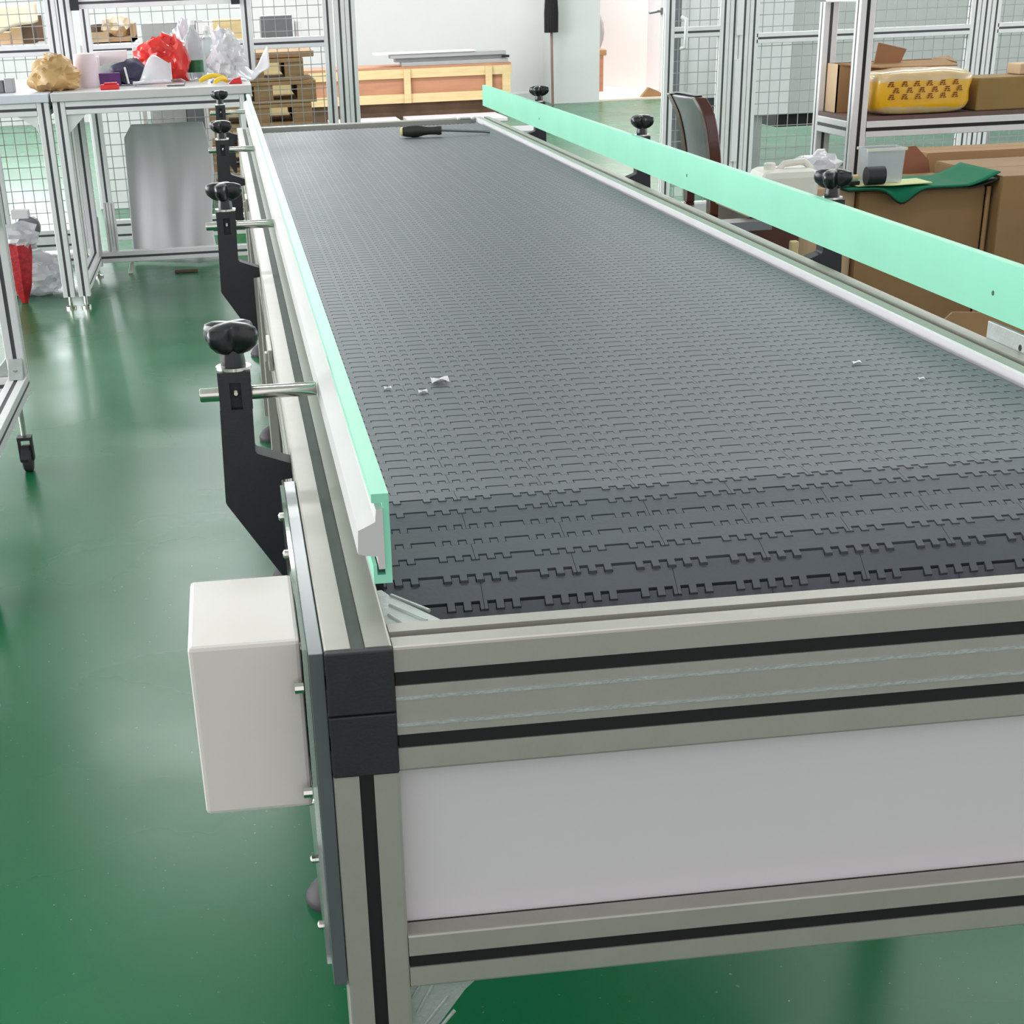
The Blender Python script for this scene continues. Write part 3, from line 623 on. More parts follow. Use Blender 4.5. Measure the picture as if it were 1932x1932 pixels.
c = at(38, 402, Y=6.0); T('grey_offcut', MB().box(c.x-.035, c.x+.035, 5.97, 6.03, c.z-.02, c.z+.012), M['alu_bg'], 'pale metal offcut leaning above the grey roll', 'metal profile', bevel=.003)

# ------------------------------------------------------------------ mesh fence
YF = 7.0
def fence(name, x0, x1, lab, rails, stiles, meshrects, dz=0):
    t = thing(name, ((x0+x1)/2, YF, FZ), lab, 'fence')
    for (xa, z0, z1, wd) in stiles: link('stile', bar(MB(), 'z', z0, z1, xa, YF, wd, .045) if abs(wd-.045) < .01 or abs(wd-.09) < .01 else MB().box(xa, xa+wd, YF, YF+.045, z0, z1), M['alu_bg'], t, bevel=0)
    for (xa, xb, z, h) in rails: link('rail', bar(MB(), 'x', xa, xb, YF, z, .045, h), M['alu_bg'], t)
    for (xa, xb, za, zc) in meshrects:
        mb = MB(); r = .0016; s = .05
        x = xa+s*.5
        while x < xb: mb.box(x-r, x+r, YF+.021, YF+.024, za, zc); x += s
        z = za+s*.5
        while z < zc: mb.box(xa, xb, YF+.0242, YF+.0272, z-r, z+r); z += s
        link('wire_mesh', mb, M['wire'], t, kind='stuff')
    return t
ZT = 1.3
zr = at(400, 97, Y=YF).z
xs = at(613, 100, Y=YF).x; xe = at(680, 100, Y=YF).x
fence('mesh_fence', -.64, xe, 'aluminium framed wire mesh fence behind the right work table, ending in a thick post', [(-.595, xs, zr, .045), (-.595, xs, FZ+.06, .09), (-.595, xs, 1.0, .045)],
      [(-.640, FZ+.03, ZT, .045), (xs, FZ+.03, ZT, .045), (xs+.055, FZ+.03, ZT, .045), (xs+.103, FZ+.03, ZT, .045)],
      [(-.595, xs, FZ+.15, zr), (-.595, xs, zr+.045, 1.0)])
fence('mesh_fence', -2.4, -.70, 'aluminium framed wire mesh fence behind the left work table', [(-2.355, -.745, zr+.01, .045), (-2.355, -.745, FZ+.03, .09), (-2.355, -.745, 1.0, .045)],
      [(-.745, FZ+.03, ZT, .045), (-1.12, FZ+.03, ZT, .045), (-2.4, FZ+.03, ZT, .045)], [(-2.355, -1.12, FZ+.12, zr+.01), (-1.075, -.745, FZ+.12, zr+.01), (-2.355, -1.12, zr+.055, 1.0), (-1.075, -.745, zr+.055, 1.0)])
# right side fence
g0 = at(1254, 100, Y=YF).x; g1 = at(1374, 100, Y=YF).x; g2 = at(1411, 100, Y=YF).x; g3 = at(1825, 100, Y=YF).x; g4 = at(1862, 100, Y=YF).x
zm = at(1320, 70, Y=YF).z; zn = at(1600, 75, Y=YF).z
f3 = fence('fence_door', g0, g1, 'narrow white framed mesh door right of the doorway, behind the chair', [(g0+.045, g1-.045, zm, .045), (g0+.045, g1-.045, FZ+.05, .045), (g0+.045, g1-.045, 1.15, .045)],
      [(g0, FZ+.03, 1.2, .045), (g1-.045, FZ+.03, 1.2, .045)], [(g0+.045, g1-.045, FZ+.095, zm), (g0+.045, g1-.045, zm+.045, 1.15)])
hx = at(1290, 62, Y=YF-.04).x
link('door_handle', MB().tube([(hx, YF-.002, zm+.085), (hx+.012, YF-.035, zm+.08), (hx+.012, YF-.035, zm-.04), (hx, YF-.002, zm-.045)], .009, 8), M['alu_bg'], f3, smooth=60)
f4 = fence('mesh_fence', g1, 6.0, 'long aluminium framed wire mesh fence at the right behind the storage rack', [(g2+.04, g3, zn, .045), (g4+.04, 5.9, zn, .045), (g2+.04, g3, FZ+.05, .045), (g4+.04, 5.9, FZ+.05, .045), (g2+.04, g3, 1.1, .045), (g4+.04, 5.9, 1.1, .045)],
      [(g1+.002, FZ+.0, 1.3, .045), (g1+.050, FZ+.0, 1.3, .045), (g2+.002, FZ+.03, 1.2, .045), (g3, FZ+.03, 1.2, .045), (g3+.05, FZ+.0, 1.3, .045), (g4+.002, FZ+.03, 1.2, .045), (5.9, FZ, 1.2, .045)],
      [(g2+.047, g3, FZ+.095, zn), (g2+.047, g3, zn+.045, 1.1), (g4+.047, 5.9, FZ+.095, zn), (g4+.047, 5.9, zn+.045, 1.1)])
for k, (z0, z1) in enumerate(((zm-.55, zm-.1), (zm+.0, zm+.6))): link('latch_strip', MB().box(g1+.035, g1+.062, YF-.012, YF-.0005, z0, z1), M['whitesheet'], f4, bevel=.002)

# things behind the right fence: big white / grey sheet metal enclosure
e0 = at(1428, 100, Y=8.2); e1 = at(1490, 100, Y=8.2); zb2 = at(1490, 214, Y=8.2).z
en = thing('machine_enclosure', (4.5, 8.8, FZ), 'large white and grey sheet metal enclosure behind the right mesh fence', 'machine')
link('side_door', MB().box(e0.x-.02, e1.x, 8.16, 8.2, zb2, 1.4), M['whitesheet'], en)
link('body', MB().box(e1.x, 6.5, 8.2, 9.4, zb2, 1.4), M['greysheet2'], en)
link('base', MB().box(e1.x-.02, e1.x+.34, 8.3, 9.2, zb2-.075, zb2), M['dark'], en)  # dark box standing in for the shade of the gap under the body
link('rail', MB().box(e1.x, 6.5, 8.12, 8.16, zb2-.28, zb2-.26), M['alu_dark'], en)
for x in (e0.x, 4.2, 6.3): link('leg', MB().box(x, x+.05, 8.2, 8.25, FZ, zb2), M['greysheet'], en)
# white corrugated shutter behind fence door
s0 = at(1284, 100, Y=9.5); s1 = at(1372, 100, Y=9.5); zs = at(1330, 185, Y=9.5).z
wc = thing('white_cabinet', ((s0.x+s1.x)/2, 9.7, FZ), 'tall white cabinet seen through the narrow mesh door', 'cabinet')
link('body', MB().box(s0.x+.02, s1.x+.1, 9.5, 9.62, zs, 1.6), M['whitesheet'], wc); link('side_panel', MB().box(s0.x-.06, s0.x+.02, 9.48, 9.62, zs, 1.6), M['wallgrey'], wc)
link('plinth', MB().box(s0.x-.04, s1.x+.08, 9.52, 9.62, FZ, zs), M['alu_dark'], wc)
gp = at(1277, 100, Y=8.8); T('grey_locker', MB().box(gp.x-.022, gp.x+.022, 8.8, 8.83, FZ, 1.5), M['alu_dark'], 'dark grey column between the doorway and the white cabinet', 'column', bevel=.004)
c = at(1340, 225, Z=FZ); 
for k, px in enumerate((1305, 1345)):
    p = at(px, 232, Y=8.6); T('parcel', MB().box(p.x-.055, p.x+.06, 8.55, 8.8, FZ, FZ+.16+.05*k), M['card' if k else 'whitesheet'], ('white low parcel', 'brown low parcel')[k]+' on the floor behind the narrow mesh door', 'box', bevel=.004)
# beige crumbs on the dark gap box of enclosure
# ------------------------------------------------------------------ things behind the left fence
YP = 8.3
def pallet(k, x0, x1, z, y=YP):
    t = thing('wooden_pallet', ((x0+x1)/2, y+.4, z), ('topmost', 'second from the top', 'third from the top', 'fourth from the top', 'third from the floor', 'second from the floor', 'lowest')[k]+' weathered pallet in the stack seen through the mesh fence', 'pallet', 'stacked wooden pallets')
    for j in range(5): link('deck_board', MB().box(x0, x1, y+j*.19, y+j*.19+.10, z+.088, z+.106), M['pallet'], t)
    for x in (x0, (x0+x1)/2-.05, x1-.1): link('block', MB().box(x, x+.1, y+.005, y+.85, z+.016, z+.087), M['pallet'], t)
    link('bottom_board', MB().box(x0, x1, y, y+.1, z, z+.015), M['pallet'], t)
xa = at(478, 160, Y=YP).x; xb_ = at(603, 160, Y=YP).x
NP = 7
for k in range(NP): pallet(k, xa-.25+.02*(k % 2), xb_-.08+.03*((k*2) % 3), FZ+.109*(NP-1-k))
mb = MB()
T('plank_bundle', MB().box(xa-.2, xb_-.02, YP+.02, YP+.6, FZ+.109*NP+.001, FZ+.109*NP+.03), M['pallet'], 'flat brown plank bundle on top of the pallet stack', 'planks', bevel=.004)
# second stack with a grey case on timber
yq = 9.6
a = at(430, 78, Y=yq); b = at(565, 78, Y=yq)
T('timber_rack', MB().box(a.x-.05, b.x, yq, yq+.5, FZ, a.z), M['wood'], 'pale wooden crate behind the mesh fence under the grey case', 'crate', bevel=.004)
c0_ = at(493, 62, Y=yq); c1_ = at(553, 62, Y=yq); zt = at(500, 30, Y=yq).z
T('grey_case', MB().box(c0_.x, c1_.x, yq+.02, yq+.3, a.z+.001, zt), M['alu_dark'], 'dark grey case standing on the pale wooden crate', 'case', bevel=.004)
T('white_bottle', MB().lathe([(.022, 0), (.022, .09), (.01, .12), (.01, .15)], (c1_.x+.035, yq+.1, a.z+.001), n=14), M['paper'], 'small white bottle right of the grey case on the crate', 'bottle')
c0_ = at(402, 52, Y=yq); c1_ = at(455, 52, Y=yq); zt = at(430, 36, Y=yq).z
T('wood_tray', MB().box(c0_.x, c1_.x+.02, yq+.02, yq+.35, a.z+.001, zt), M['wood'], 'yellowish wooden tray stacked left of the grey case', 'tray', bevel=.004)
# shelves with goods at far left
def cab(px0, px1, py0, py1, Y, dep, m, name, lab, cat, fl=True):
    a = at(px0, py1, Y=Y); b = at(px1, py0, Y=Y)
    return T(name, MB().box(a.x, b.x, Y, Y+dep, FZ if fl else a.z, b.z), m, lab, cat, bevel=.004)
cab(165, 255, 80, 200, 8.8, .5, M['whitesheet'], 'white_counter', 'low white counter behind the mesh under the open brown carton', 'counter')
p0 = at(168, 78, Y=8.8); p1 = at(250, 45, Y=8.8)
bx = thing('open_carton', ((p0.x+p1.x)/2, 9.0, at(200, 80, Y=8.8).z), 'open brown carton with a cream bundle inside, behind the mesh fence', 'box')
z0 = at(200, 80, Y=8.8).z+.001; z1 = p1.z
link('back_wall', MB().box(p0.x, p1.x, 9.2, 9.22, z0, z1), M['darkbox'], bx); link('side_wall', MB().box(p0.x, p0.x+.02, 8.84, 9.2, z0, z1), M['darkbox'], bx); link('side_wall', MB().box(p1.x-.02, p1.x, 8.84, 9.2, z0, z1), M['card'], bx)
link('bottom', MB().box(p0.x, p1.x, 8.84, 9.2, z0, z0+.02), M['card'], bx); link('front_flap', MB().box(p0.x+.01, (p0.x+p1.x)/2-.02, 8.82, 8.84, z0, z0+.05), M['cardlight'], bx)
T('cream_bundle', MB().blob(((p0.x+p1.x)/2+.02, 8.98, z0+.075), (.075, .07, .065), 71, .5, 3, 2, crease=.4), M['tarp'], 'cream paper bundle inside the open brown carton', 'bundle', smooth=32)
cab(285, 334, 42, 210, 9.4, .4, M['greysheet'], 'grey_cabinet', 'left one of two light grey cabinets behind the right work table', 'cabinet')
cab(352, 382, 38, 210, 9.4, .15, M['alu_dark'], 'grey_cabinet', 'right, darker one of two grey cabinets behind the right work table', 'cabinet')
cab(385, 400, 40, 210, 9.3, .3, M['whitesheet'], 'white_column', 'slim white column right of the grey cabinets', 'column')
# left: cream tarp over dark shelves
p0 = at(-40, 84, Y=8.6); p1 = at(78, 30, Y=8.6)
sh_ = thing('storage_shelf', ((p0.x+p1.x)/2, 8.9, FZ), 'white storage shelf with dark gaps behind the left mesh fence', 'shelf')
zsh = at(30, 84, Y=8.6).z
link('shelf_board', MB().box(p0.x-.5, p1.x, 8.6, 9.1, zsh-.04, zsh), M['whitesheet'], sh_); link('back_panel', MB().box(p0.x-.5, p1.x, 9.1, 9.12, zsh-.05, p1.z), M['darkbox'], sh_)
link('end_panel', MB().box(p1.x, p1.x+.07, 8.6, 9.12, zsh-.2, p1.z+.3), M['whitesheet'], sh_)
for xx in (p0.x-.45, p1.x+.02): link('leg', MB().box(xx, xx+.04, 8.9, 8.94, FZ, zsh-.04), M['whitesheet'], sh_)
tx0, tx1 = p0.x-.3, p1.x-.02
T('cream_tarp', MB().grid(lambda u, v: (tx0+(tx1-tx0)*u, 8.62-.04*v+.02*math.sin(9*u), p1.z+.06-(.17-.10*u**3+.015*math.sin(14*u))*v), 24, 6), M['tarp'], 'cream tarpaulin hanging over the white storage shelf', 'tarpaulin', smooth=60, solid=.006)
for k, (px, m_, lab) in enumerate(((12, 'cardlight', 'pale box at the far left on the storage shelf'), (35, 'cardlight', 'pale brown box in the middle of the storage shelf'), (56, 'darkbox', 'dark box at the right end of the storage shelf'))):
    p = at(px, 80, Y=8.7); T('storage_box', MB().box(p.x-.028, p.x+.028, 8.66, 8.9, zsh+.001, zsh+.06+.02*k), M[m_], lab, 'box', bevel=.003)
for k, px in enumerate((95, 108)):
    p = at(px, 60, Y=8.7)
# small crate pile behind the fence
# ------------------------------------------------------------------ long wooden crate by the back wall
YC = 14.6; k0 = at(680, 150, Y=YC); k1 = at(962, 130, Y=YC)
zt = at(820, 128, Y=YC).z; zb_ = at(820, 192, Y=YC).z; x0 = k0.x-.55; x1 = k1.x
ct = thing('wooden_crate', ((x0+x1)/2, YC+.3, zb_), 'long low wooden crate with pale battens by the white back wall', 'crate')
link('side_panel', MB().box(x0, x1, YC+.02, YC+.04, zb_, zt), M['ply'], ct, label='reddish plywood side')
link('end_panel', MB().box(x1-.02, x1, YC+.04, YC+.6, zb_, zt), M['ply'], ct)
link('lid', MB().box(x0, x1+.01, YC, YC+.62, zt, zt+.02), M['ply'], ct)
bh = .075
link('batten', MB().box(x0, x1, YC, YC+.02, zt-bh, zt), M['wood'], ct); link('batten', MB().box(x0, x1, YC, YC+.02, zb_, zb_+bh), M['wood'], ct)
for px in (768, 922): p = at(px, 150, Y=YC).x; link('batten', MB().box(p-.03, p+.03, YC-.02, YC, zb_, zt), M['wood'], ct)
link('batten', MB().box(x1-.07, x1+.005, YC-.004, YC+.02, zb_, zt), M['wood'], ct)
link('batten', MB().box(x1, x1+.02, YC, YC+.6, zt-bh, zt), M['wood'], ct)
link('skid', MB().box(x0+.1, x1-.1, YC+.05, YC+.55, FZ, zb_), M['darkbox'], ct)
# grey aluminium bundle on top
a = at(712, 121, Y=YC+.05); b = at(958, 110, Y=YC+.05)
bd = thing('profile_bundle', ((a.x+b.x)/2, YC+.2, zt+.02), 'grey bundle of long aluminium profiles on top of the wooden crate', 'metal profiles')
for k in range(3):
    link('profile', bar(MB(), 'x', a.x+.22-.05*k, b.x-.01*k, YC+.03+.05*(k % 2), zt+.021+.033*k, .20, .032, '', .032), M['greysheet'], bd)
link('film_sheet', MB().box(a.x-.02, b.x-.3, YC+.02, YC+.30, zt+.122, zt+.132), M['paper'], bd, label='crumpled white film on the bundle')
link('bundle_end', MB().box(b.x-.06, b.x+.01, YC+.02, YC+.03, zt+.06, zt+.08), M['slotblack'], bd)
# flat boards on the floor in front of the crate
for k, (px0, px1, py, lab, m_) in enumerate(((600, 720, 206, 'pinkish flat board on the floor by the thick fence post', 'pinkpaper'), (735, 905, 203, 'pinkish flat board on the floor right before the wooden crate', 'pinkpaper'), (690, 880, 222, 'grey flat panel on the floor nearest to the far belt end', 'greysheet'), (870, 960, 212, 'grey long panel on the floor beside the right guide end', 'greysheet'))):
    p = at(px0, py, Z=FZ+.03); q = at(px1, py-4, Z=FZ+.03)
    zt2 = FZ+.03+.035*(k == 2)
    ya2 = YC-.75 if k < 2 else (YC-1.5 if k == 2 else YC-2.2); T('flat_board', MB().box(p.x, q.x, ya2, ya2+(.70 if k < 2 else .5), FZ, zt2), M[m_], lab, 'board', bevel=.004)
# mop standing against the pillar
p = at(1043, 192, Z=FZ); q = at(1040, 55, Y=p.y)
p = at(1043, 194, Y=15.6); q = at(1040, 57, Y=15.6)
mp = thing('mop', (p.x, p.y-.02, FZ), 'upturned mop with a black head leaning against the white back wall', 'mop')
link('stick', MB().tube([(p.x, 15.6, FZ), (q.x, 15.62, q.z+.25)], .013, 8), M['stick'], mp)
hb = []
for k in range(14):
    t = k/14*2*math.pi; hb.append(t)
mb = MB()
for t in hb: mb.tube([(q.x+.03*math.cos(t), 15.60+.03*math.sin(t), q.z+.45), (q.x+.05*math.cos(t), 15.60+.05*math.sin(t), q.z+.15), (q.x+.055*math.cos(t), 15.60+.05*math.sin(t), q.z-.02)], [.02, .02, .014], 6)
link('mop_head', mb, M['bristle'], mp, smooth=60, label='black mop head')

# ------------------------------------------------------------------ chair right of the conveyor
YC2 = 3.05
ch = thing('wooden_chair', (1.5, 3.95, FZ), 'chair with a curved dark red wooden frame and grey leather back, right of the conveyor', 'chair')
P = [at(px, py, Y=y) for px, py, y in ((1268, 176, 4.22), (1285, 215, 4.18), (1296, 270, 4.15), (1300, 330, 4.13), (1300, 380, 4.13))]
Q = [at(px, py, Y=y) for px, py, y in ((1318, 183, 3.78), (1334, 215, 3.76), (1344, 270, 3.75), (1347, 330, 3.75), (1346, 405, 3.75))]
def ribbon(A, wx, wy):
    mb = MB(); vs = []; fs = []
    for a in A: vs += [(a.x-wx, a.y-wy, a.z), (a.x+wx, a.y-wy, a.z), (a.x+wx, a.y+wy, a.z), (a.x-wx, a.y+wy, a.z)]
    for i in range(len(A)-1):
        for k in range(4): fs.append((4*i+k, 4*i+(k+1) % 4, 4*i+4+(k+1) % 4, 4*i+4+k))
    fs += [(0, 3, 2, 1), tuple(4*(len(A)-1)+k for k in range(4))]; return mb.add(vs, fs)
def dens(A):
    out = []
    for i in range(len(A)-1):
        p0, p1, p2, p3 = A[max(i-1, 0)], A[i], A[i+1], A[min(i+2, len(A)-1)]
        for k in range(5):
            t = k/5; out.append(.5*((2*p1)+(-p0+p2)*t+(2*p0-5*p1+4*p2-p3)*t*t+(-p0+3*p1-3*p2+p3)*t**3))
    return out+[A[-1]]
Pd, Qd = dens(P), dens(Q)
link('back_post', ribbon(Pd, .013, .020), M['chairwood'], ch, smooth=40, bevel=.003)
link('back_post', ribbon(Qd, .017, .020), M['chairwood'], ch, smooth=40, bevel=.003)
mb = MB(); n = len(Pd)-3; vs = []; fs = []
for i in range(n):
    for k in range(9):
        t = k/8; c = Pd[i].lerp(Qd[i], .04+.92*t); b = .012*math.sin(math.pi*t); vs.append((c.x+.004-b, c.y, c.z))
fs = [(i*9+k, i*9+k+1, (i+1)*9+k+1, (i+1)*9+k) for i in range(n-1) for k in range(8)]
link('backrest', MB().add(vs, fs), M['chairpad'], ch, smooth=60, solid=.018)
link('top_rail', ribbon([Pd[0]+Vector((0, 0, .004)), Pd[0].lerp(Qd[0], .5)+Vector((0, 0, .006)), Qd[0]+Vector((0, 0, .004))], .014, .006), M['chairpad'], ch)
zs_ = at(1420, 412, Y=3.75).z; sx1 = 1.70
link('seat', MB().box(Q[-1].x-.01, sx1, 3.74, 4.14, zs_-.05, zs_), M['chairpad'], ch, bevel=.012)
link('seat_frame', MB().box(Q[-1].x, sx1-.01, 3.75, 4.13, zs_-.11, zs_-.0505), M['chairwood'], ch, bevel=.004)
for (x, y, z) in ((P[-1].x, 4.13, P[-1].z), (Q[-1].x, 3.75, Q[-1].z), (sx1-.03, 3.77, zs_-.1105), (sx1-.03, 4.11, zs_-.1105)): link('leg', ribbon([Vector((x, y, FZ)), Vector((x, y, z))], .014, .014), M['chairwood'], ch, bevel=.003)
c = at(1497, 470, Y=1.9); T('wood_block', MB().box(c.x-.004, c.x+.010, 1.9, 1.915, FZ, c.z+.013), M['wood'], 'small pale upright timber beside the black bracket under the right guide', 'timber', bevel=.002)

# ------------------------------------------------------------------ cartons right of the conveyor
def carton(px0, px1, pyt, Y, dep, m, lab, flap=None, z0=FZ, ridge=True):
    a = at(px0, pyt, Y=Y); b = at(px1, pyt, Y=Y); zt = a.z
    t = thing('cardboard_box', ((a.x+b.x)/2, Y+dep/2, z0), lab, 'box')
    mb = MB(); nx = 12
    def face(fn): mb.grid(fn, nx, nx)
    bul = .006
    face(lambda u, v: (a.x+(b.x-a.x)*u, Y-bul*math.sin(math.pi*u)*math.sin(math.pi*v)+.003*noise.noise(Vector((u*4, v*4, px0))), z0+(zt-z0)*v))
    face(lambda u, v: (a.x, Y+dep*u, z0+(zt-z0)*v)); face(lambda u, v: (b.x, Y+dep*(1-u), z0+(zt-z0)*v)); face(lambda u, v: (b.x+(a.x-b.x)*u, Y+dep, z0+(zt-z0)*v))
    link('walls', mb, m, t, solid=.004)
    link('top_flap', MB().box(a.x, b.x, Y, Y+dep/2-.002, zt, zt+.004), m, t); link('top_flap', MB().box(a.x, b.x, Y+dep/2+.002, Y+dep, zt, zt+.004), m, t)
    return t, a, b
b1, a1, bb1 = carton(1622, 1856, 366, 3.0, .32, M['card2'], 'worn brown cardboard box standing under the curling green mat')
link('edge_roll', MB().tube([(bb1.x+.007, 2.99, a1.z+.004), (bb1.x+.007, 2.99, FZ)], .006, 8), M['card'], b1, smooth=60)
b2, a2, bb2 = carton(1892, 2130, 336, 2.95, .40, M['card2'], 'brown cardboard box at the right picture edge, right of the green mat')
b3, a3, bb3 = carton(1750, 2020, 292, 3.45, .16, M['card'], 'larger brown cardboard box standing behind the green mat')
b4, a4, bb4 = carton(1514, 1612, 362, 3.02, .3, M['cardlight'], 'pale brown cardboard box left of the green mat, behind the clamp knob')
# torn flap at the foot
c = at(1850, 620, Y=1.9)
T('cardboard_flap', MB().prism([(at(1800, 570, Y=2.2).x, at(1800, 570, Y=2.2).z-.02), (at(1960, 590, Y=2.2).x, at(1960, 590, Y=2.2).z), (at(1960, 680, Y=2.2).x, at(1960, 680, Y=2.2).z), (at(1740, 680, Y=2.2).x, FZ), (at(1730, 650, Y=2.2).x, at(1740, 650, Y=2.2).z)], 'y', 2.2, 2.206), M['card'], 'loose torn cardboard flap low beside the right rail', 'cardboard')
# green mat: flat on top, curling up to the right
zt = a1.z+.006
m0 = at(1578, 350, Y=3.05).x; m1 = at(1856, 340, Y=3.05).x
def matf(u, v):
    lift = .026*max(0, (u-.80)/.20)**1.3-.034*math.exp(-((u-.36)/.09)**2)*max(0, 1-v/.12)
    return (m0+(m1-m0)*u, 2.962+.235*v, zt+.007+lift+.002*math.sin(5*u+1))
mt = thing('rubber_mat', ((m0+m1)/2, 3.1, zt), 'green rubber mat with a black underside curling over the cardboard box', 'mat')
link('mat_top', MB().grid(matf, 40, 10), M['matgreen'], mt, smooth=60, solid=.003)
link('mat_underside', MB().grid(lambda u, v: tuple(Vector(matf(u, v))-Vector((0, 0, .0035+.012*max(0, (u-.75)/.25)))), 40, 10), M['matblack'], mt, smooth=60, solid=.003)
T('paper_sheet', MB().grid(lambda u, v: (at(1640, 350, Y=3.0).x-.035+.19*u, 2.985+.10*v-.02*math.exp(-((u-.4)/.2)**2)*(1-v), zt+.0135+.001*math.sin(6*u)-.0), 20, 6), mat('yellowish_paper', S(214, 218, 160), .7), 'yellowish paper sheet sticking out under the clear tub on the mat', 'paper', smooth=60, solid=.002)
# clear tub with black roll
c0_ = at(1634, 345, Y=3.0); c1_ = at(1704, 345, Y=3.0); zt_ = at(1665, 280, Y=3.0).z; zb3 = zt+.0165
tx = (c0_.x+c1_.x)/2; hw = (c1_.x-c0_.x)/2; ty = 3.035
tb_ = thing('plastic_tub', (tx, ty, zb3), 'clear plastic tub standing on the green mat', 'tub')
def ring(z, s): return [(tx-hw*s, ty-.032*s, z), (tx+hw*s, ty-.032*s, z), (tx+hw*s, ty+.032*s, z), (tx-hw*s, ty+.032*s, z)]
vs = ring(zb3, .93)+ring(zt_, 1)+ring(zt_, .96)+ring(zb3+.003, .89)
fs = [(0, 1, 2, 3)]+[(i, (i+1) % 4, 4+(i+1) % 4, 4+i) for i in range(4)]+[(4+i, 4+(i+1) % 4, 8+(i+1) % 4, 8+i) for i in range(4)]+[(8+i, 8+(i+1) % 4, 12+(i+1) % 4, 12+i) for i in range(4)]+[(12, 13, 14, 15)]
link('tub_wall', MB().add(vs, fs), M['tub'], tb_)
link('rim', MB().box(tx-hw-.003, tx+hw+.003, ty-.037, ty-.033, zt_-.006, zt_).box(tx-hw-.003, tx+hw+.003, ty+.033, ty+.037, zt_-.006, zt_), M['jug'], tb_)
r_ = .021; rc = (tx-hw-.012, 2.975, zb3+r_)
tr = thing('tape_roll', (rc[0]+.02, 2.975, rc[2]-r_), 'black tape roll lying on its side in front of the clear tub', 'roll')
link('tape', MB().lathe([(r_, 0), (r_, .045)], rc, 'x', 24), M['cap'], tr, smooth=40); link('core', MB().lathe([(.009, .0452), (.009, .047)], rc, 'x', 14), M['jug'], tr)
# brown flap behind the tub
p = [at(x, y, Y=3.35) for x, y in ((1702, 328), (1702, 278), (1728, 275), (1752, 302), (1755, 328))]
T('cardboard_flap', MB().prism([(q.x, q.z) for q in p], 'y', 3.35, 3.356), mat('reddish_cardboard', S(150, 98, 74), .8), 'reddish brown cardboard flap standing right of the clear tub', 'cardboard')
# white jug lying left
j0 = at(1431, 350, Y=2.95); j1 = at(1548, 350, Y=2.95); jt = at(1480, 322, Y=2.95).z; jb = at(1480, 368, Y=2.95).z-.02
jg = thing('plastic_jug', ((j0.x+j1.x)/2, 3.0, jb), 'milky white plastic canister with a screw cap lying left of the clamp knob', 'canister')
jm = MB().box(j0.x+.012, j1.x, 2.95, 3.08, jb, jt); link('body', jm, M['jug'], jg, bevel=.018)
xc = at(1452, 315, Y=3.0).x; link('screw_cap', MB().lathe([(.014, -.004), (.014, .012), (.012, .014)], (xc, 3.0, jt), n=16), M['jug'], jg)
link('handle', MB().tube([(xc+.022, 3.0, jt-.004), (xc+.035, 3.0, jt+.010), (xc+.085, 3.0, jt+.014), (xc+.105, 3.0, jt-.004)], .008, 8), M['jug'], jg, smooth=60)
js = thing('small_table', ((j0.x+j1.x)/2, 3.05, FZ), 'low dark brown stand under the milky canister, mostly hidden by the right guide', 'stand')
link('board', MB().box(j0.x-.03, j1.x-.05, 2.92, 3.2, jb-.022, jb-.001), M['cardlight'], js)
link('front_board', MB().box(j0.x-.025, j1.x-.055, 2.93, 2.945, FZ, jb-.0225), M['chairwood'], js)
link('side_board', MB().box(j0.x-.025, j0.x-.01, 2.946, 3.19, FZ, jb-.0225), M['chairwood'], js)
zpl = at(1400, 415, Y=2.9).z; link('grey_plank', MB().box(j0.x-.12, j0.x+.01, 2.86, 2.928, zpl-.02, zpl), M['alu_dark'], js, label='dark grey plank on the stand')
c = at(1548, 312, Y=3.1); T('plastic_bag', MB().blob((c.x, 3.13, zt+.047), (.055, .05, .035), 91, .5, 3, 2.2, crease=.4), M['clearbag'], 'small crumpled white film behind the clamp knob', 'bag', smooth=32)
c = at(1605, 338, Y=3.0); T('paint_brush', MB().box(c.x-.05, c.x+.025, 3.0, 3.03, zt+.015, zt+.024), M['matblack'], 'dark flat handle lying left of the black tape roll', 'tool', bevel=.002)
c = at(1608, 333, Y=3.04); T('paint_brush', MB().box(c.x-.03, c.x+.03, 3.06, 3.085, zt+.022, zt+.030), M['wood'], 'yellowish wooden strip behind the dark flat handle', 'tool', bevel=.002)

# ------------------------------------------------------------------ storage rack with shelf
RY = 3.9
rk = thing('storage_rack', (2.4, 4.15, FZ), 'aluminium profile storage rack at the right holding a yellow taped bag', 'rack')
xf = at(1613, 160, Y=RY).x; xr = at(1563, 160, Y=RY+.30).x
sz = at(1700, 226, Y=RY).z
link('post', bar(MB(), 'z', FZ+.02, 1.0, xf, RY), M['alu_bg'], rk); link('post', bar(MB(), 'z', FZ+.02, at(1590, 3, Y=RY+.30).z, xf, RY+.30), M['alu_bg'], rk)
link('post', bar(MB(), 'z', FZ+.02, 1.0, 3.1, RY), M['alu_bg'], rk); link('post', bar(MB(), 'z', FZ+.02, 1.0, 3.1, RY+.30), M['alu_bg'], rk)
link('side_beam', bar(MB(), 'y', RY+.046, RY+.299, xf, at(1590, 3, Y=RY+.2).z), M['alu_bg'], rk)
link('side_beam', bar(MB(), 'y', RY+.046, RY+.299, xf, sz-.045), M['alu_bg'], rk)
link('shelf_beam', bar(MB(), 'x', xf+.046, 3.099, RY, sz-.045), M['alu_bg'], rk); link('shelf_beam', bar(MB(), 'x', xf+.046, 3.099, RY+.30, sz-.045), M['alu_bg'], rk)
link('slot_cover', MB().box(xf+.047, 3.098, RY-.0006, RY+.003, sz-.0275, sz-.0175), M['slotblack'], rk)
link('slot_cover', MB().box(xf+.0175, xf+.0275, RY-.0006, RY+.003, FZ+.03, 1.0), M['slotblack'], rk)
